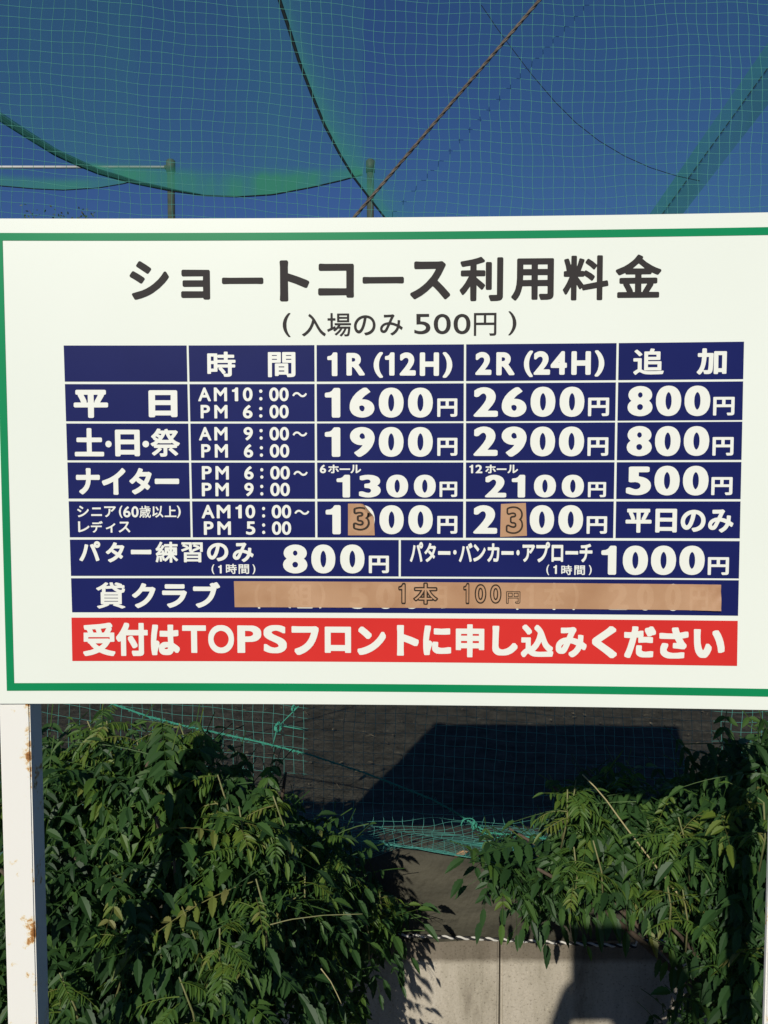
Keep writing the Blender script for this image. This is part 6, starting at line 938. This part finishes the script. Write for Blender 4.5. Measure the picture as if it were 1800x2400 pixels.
J = {'pelvis': ((-.05, -.43, .93), (.15, .11)), 'waist': ((-.05, -.42, 1.08), (.135, .10)), 'chest': ((-.05, -.42, 1.25), (.15, .11)), 'collar': ((-.05, -.42, 1.37), (.10, .08)),
     'neck': ((-.053, -.405, 1.46), .055), 'jaw': ((hx, hy, hz - .065), (.064, .072)), 'face': ((hx, hy - .005, hz), (.078, .092)), 'crown': ((hx, hy - .015, hz + .06), (.074, .088)), 'top': ((hx, hy - .015, hz + .10), .045),
     'shl': ((-.21, -.42, 1.345), .058), 'ell': ((-.305, -.27, 1.12), .042), 'wrl': ((-.172, -.065, 1.305), .029), 'pal': ((-.145, -.024, 1.350), (.036, .022)), 'pal2': ((-.132, -.008, 1.380), (.038, .016)),
     'shr': ((.11, -.42, 1.345), .058), 'elr': ((.20, -.30, 1.11), .042), 'wrr': ((.068, -.070, 1.300), .029), 'par': ((.042, -.024, 1.346), (.036, .022)), 'par2': ((.029, -.008, 1.376), (.038, .016)),
     'hipl': ((-.14, -.43, .87), .085), 'knl': ((-.15, -.40, .48), .058), 'anl': ((-.15, -.43, .08), .04), 'tol': ((-.16, -.30, .035), .034),
     'hipr': ((.04, -.43, .87), .085), 'knr': ((.05, -.42, .48), .058), 'anr': ((.05, -.46, .08), .04), 'tor': ((.07, -.33, .035), .034),
     'nose': ((hx, hy + .095, hz - .012), .014)}
E_ = [('pelvis', 'waist'), ('waist', 'chest'), ('chest', 'collar'), ('collar', 'neck'), ('neck', 'jaw'), ('jaw', 'face'), ('face', 'crown'), ('crown', 'top'),
      ('collar', 'shl'), ('shl', 'ell'), ('ell', 'wrl'), ('wrl', 'pal'), ('pal', 'pal2'), ('collar', 'shr'), ('shr', 'elr'), ('elr', 'wrr'), ('wrr', 'par'), ('par', 'par2'),
      ('pelvis', 'hipl'), ('hipl', 'knl'), ('knl', 'anl'), ('anl', 'tol'), ('pelvis', 'hipr'), ('hipr', 'knr'), ('knr', 'anr'), ('anr', 'tor'), ('face', 'nose')]
def fingers(hand, base, dirs):
    for i, (off, pts, r0) in enumerate(dirs):
        prev = hand
        for k, p in enumerate(pts):
            nm = '%s_f%d_%d' % (hand, i, k); J[nm] = (p, r0 * (1 - .13 * k)); E_.append((prev, nm)); prev = nm
# four fingers of each hand lie across the back of the tablet, the thumbs rest on the screen side
left_hand = [([(-.130, .009, 1.402), (-.106, .011, 1.420), (-.084, .010, 1.428)], .0088), ([(-.122, .010, 1.387), (-.096, .012, 1.398), (-.072, .010, 1.404)], .0092),
             ([(-.116, .010, 1.372), (-.092, .012, 1.378), (-.069, .010, 1.382)], .0088), ([(-.118, .006, 1.358), (-.098, .010, 1.360), (-.078, .010, 1.362)], .0078),
             ([(-.132, -.030, 1.394), (-.114, -.028, 1.416), (-.101, -.021, 1.430)], .0098)]
fingers('pal2', None, [(0, p_, r_) for p_, r_ in left_hand])
fingers('par2', None, [(0, [(-.103 - x, y, z - .004) for x, y, z in p_], r_) for p_, r_ in left_hand])
person = empty('person', (-.05, -.43, 0)); tag(person, 'person in a dark shirt raising a tablet in both hands, their shadow on the wall', 'person')
thin = {'pelvis': .035, 'waist': .03, 'chest': .03, 'collar': .022, 'shl': .014, 'shr': .014, 'ell': .008, 'elr': .008, 'hipl': .022, 'hipr': .022, 'knl': .012, 'knr': .012}
JB = {k: (v_[0], tuple(x - thin.get(k, 0) for x in (v_[1] if isinstance(v_[1], tuple) else (v_[1],) * 2))) for k, v_ in J.items()}
skin('body', JB, E_, M['skin'], person, 2, 'pelvis')
grow = lambda ks, g_: {k: (J[k][0], tuple(x + g_ for x in (J[k][1] if isinstance(J[k][1], tuple) else (J[k][1],) * 2))) for k in ks}
sh = grow(['waist', 'chest', 'collar', 'shl', 'ell', 'shr', 'elr'], .014); sh['hem'] = ((-.05, -.43, .86), (.172, .132))
for a_, b_, k in (('ell', 'wrl', 'cul'), ('elr', 'wrr', 'cur')): sh[k] = (tuple(Vector(J[a_][0]).lerp(Vector(J[b_][0]), .86)), (.048, .048))
skin('shirt', sh, [('hem', 'waist'), ('waist', 'chest'), ('chest', 'collar'), ('collar', 'shl'), ('shl', 'ell'), ('ell', 'cul'), ('collar', 'shr'), ('shr', 'elr'), ('elr', 'cur')], M['shirt'], person, 2, 'chest')
for s_ in ('l', 'r'):
    tr_ = grow(['hip' + s_, 'kn' + s_], .012); a_ = J['an' + s_][0]; h_ = J['hip' + s_][0]
    tr_['cuff'] = ((a_[0], a_[1] + .003, .11), (.060, .060)); tr_['seat'] = ((h_[0] * .75 - .0125, h_[1], h_[2] + .07), (.088, .092))
    skin('trouser_leg', tr_, [('seat', 'hip' + s_), ('hip' + s_, 'kn' + s_), ('kn' + s_, 'cuff')], M['trousers'], person, 2, 'hip' + s_)
for s_ in ('l', 'r'):
    a_, t_ = Vector(J['an' + s_][0]), Vector(J['to' + s_][0])
    skin('shoe', {'h': (tuple(a_ + Vector((0, -.03, -.035))), (.042, .04)), 'm': (tuple(a_.lerp(t_, .5) + Vector((0, 0, -.01))), (.046, .042)), 't': (tuple(t_ + Vector((0, .03, 0))), (.044, .032))}, [('h', 'm'), ('m', 't')], M['shoe'], person, 2, 'm')
# hair cap, ears, eyes, mouth
bm = bmesh.new(); bmesh.ops.create_uvsphere(bm, u_segments=28, v_segments=18, radius=1)
for v in list(bm.verts):
    if v.co.z < -.55 or (v.co.y > .45 and v.co.z < .42): bm.verts.remove(v)
for v in bm.verts:
    k = 1 + .03 * noise.noise(v.co * 6); v.co = Vector((hx + v.co.x * .094 * k, hy - .018 + v.co.y * .104 * k, hz + .028 + v.co.z * .096 * k))
me = bpy.data.meshes.new('hair'); bm.to_mesh(me); bm.free(); child(link('hair', me, None, (M['hair'],)), person)
def ell(name, c, r_, mt):
    bm = bmesh.new(); bmesh.ops.create_uvsphere(bm, u_segments=14, v_segments=10, radius=1)
    for v in bm.verts: v.co = Vector((c[0] + v.co.x * r_[0], c[1] + v.co.y * r_[1], c[2] + v.co.z * r_[2]))
    me = bpy.data.meshes.new(name); bm.to_mesh(me); bm.free(); child(link(name, me, None, (mt,)), person)
for s_ in (-1, 1):
    ell('eye', (hx + s_ * .031, hy + .078, hz + .008), (.012, .008, .007), M['eye']); ell('ear', (hx + s_ * .080, hy - .008, hz - .005), (.009, .018, .030), M['skin'])
ell('mouth', (hx, hy + .078, hz - .050), (.022, .006, .005), M['skin'])
# small tablet, its lens in the upper right corner (just behind the camera)
ph = empty('tablet', (-.05, -.008, 1.49)); tag(ph, 'small dark tablet held upright in both hands of the photographer', 'tablet')
def bev(name, x0, y0, z0, x1, y1, z1, r_, mt, root):
    bm = bmesh.new(); bmesh.ops.create_cube(bm, size=1)
    for v in bm.verts: v.co = Vector(((x0 + x1) / 2 + v.co.x * (x1 - x0), (y0 + y1) / 2 + v.co.y * (y1 - y0), (z0 + z1) / 2 + v.co.z * (z1 - z0)))
    bmesh.ops.bevel(bm, geom=[e for e in bm.edges], offset=r_, segments=2, affect='EDGES')
    me = bpy.data.meshes.new(name); bm.to_mesh(me); bm.free(); child(link(name, me, None, (mt,)), root)
bev('case', -.121, -.0125, 1.330, .017, -.0035, 1.567, .003, M['phone'], ph)
bev('screen', -.113, -.0132, 1.346, .009, -.0128, 1.551, .0001, M['glass'], ph)
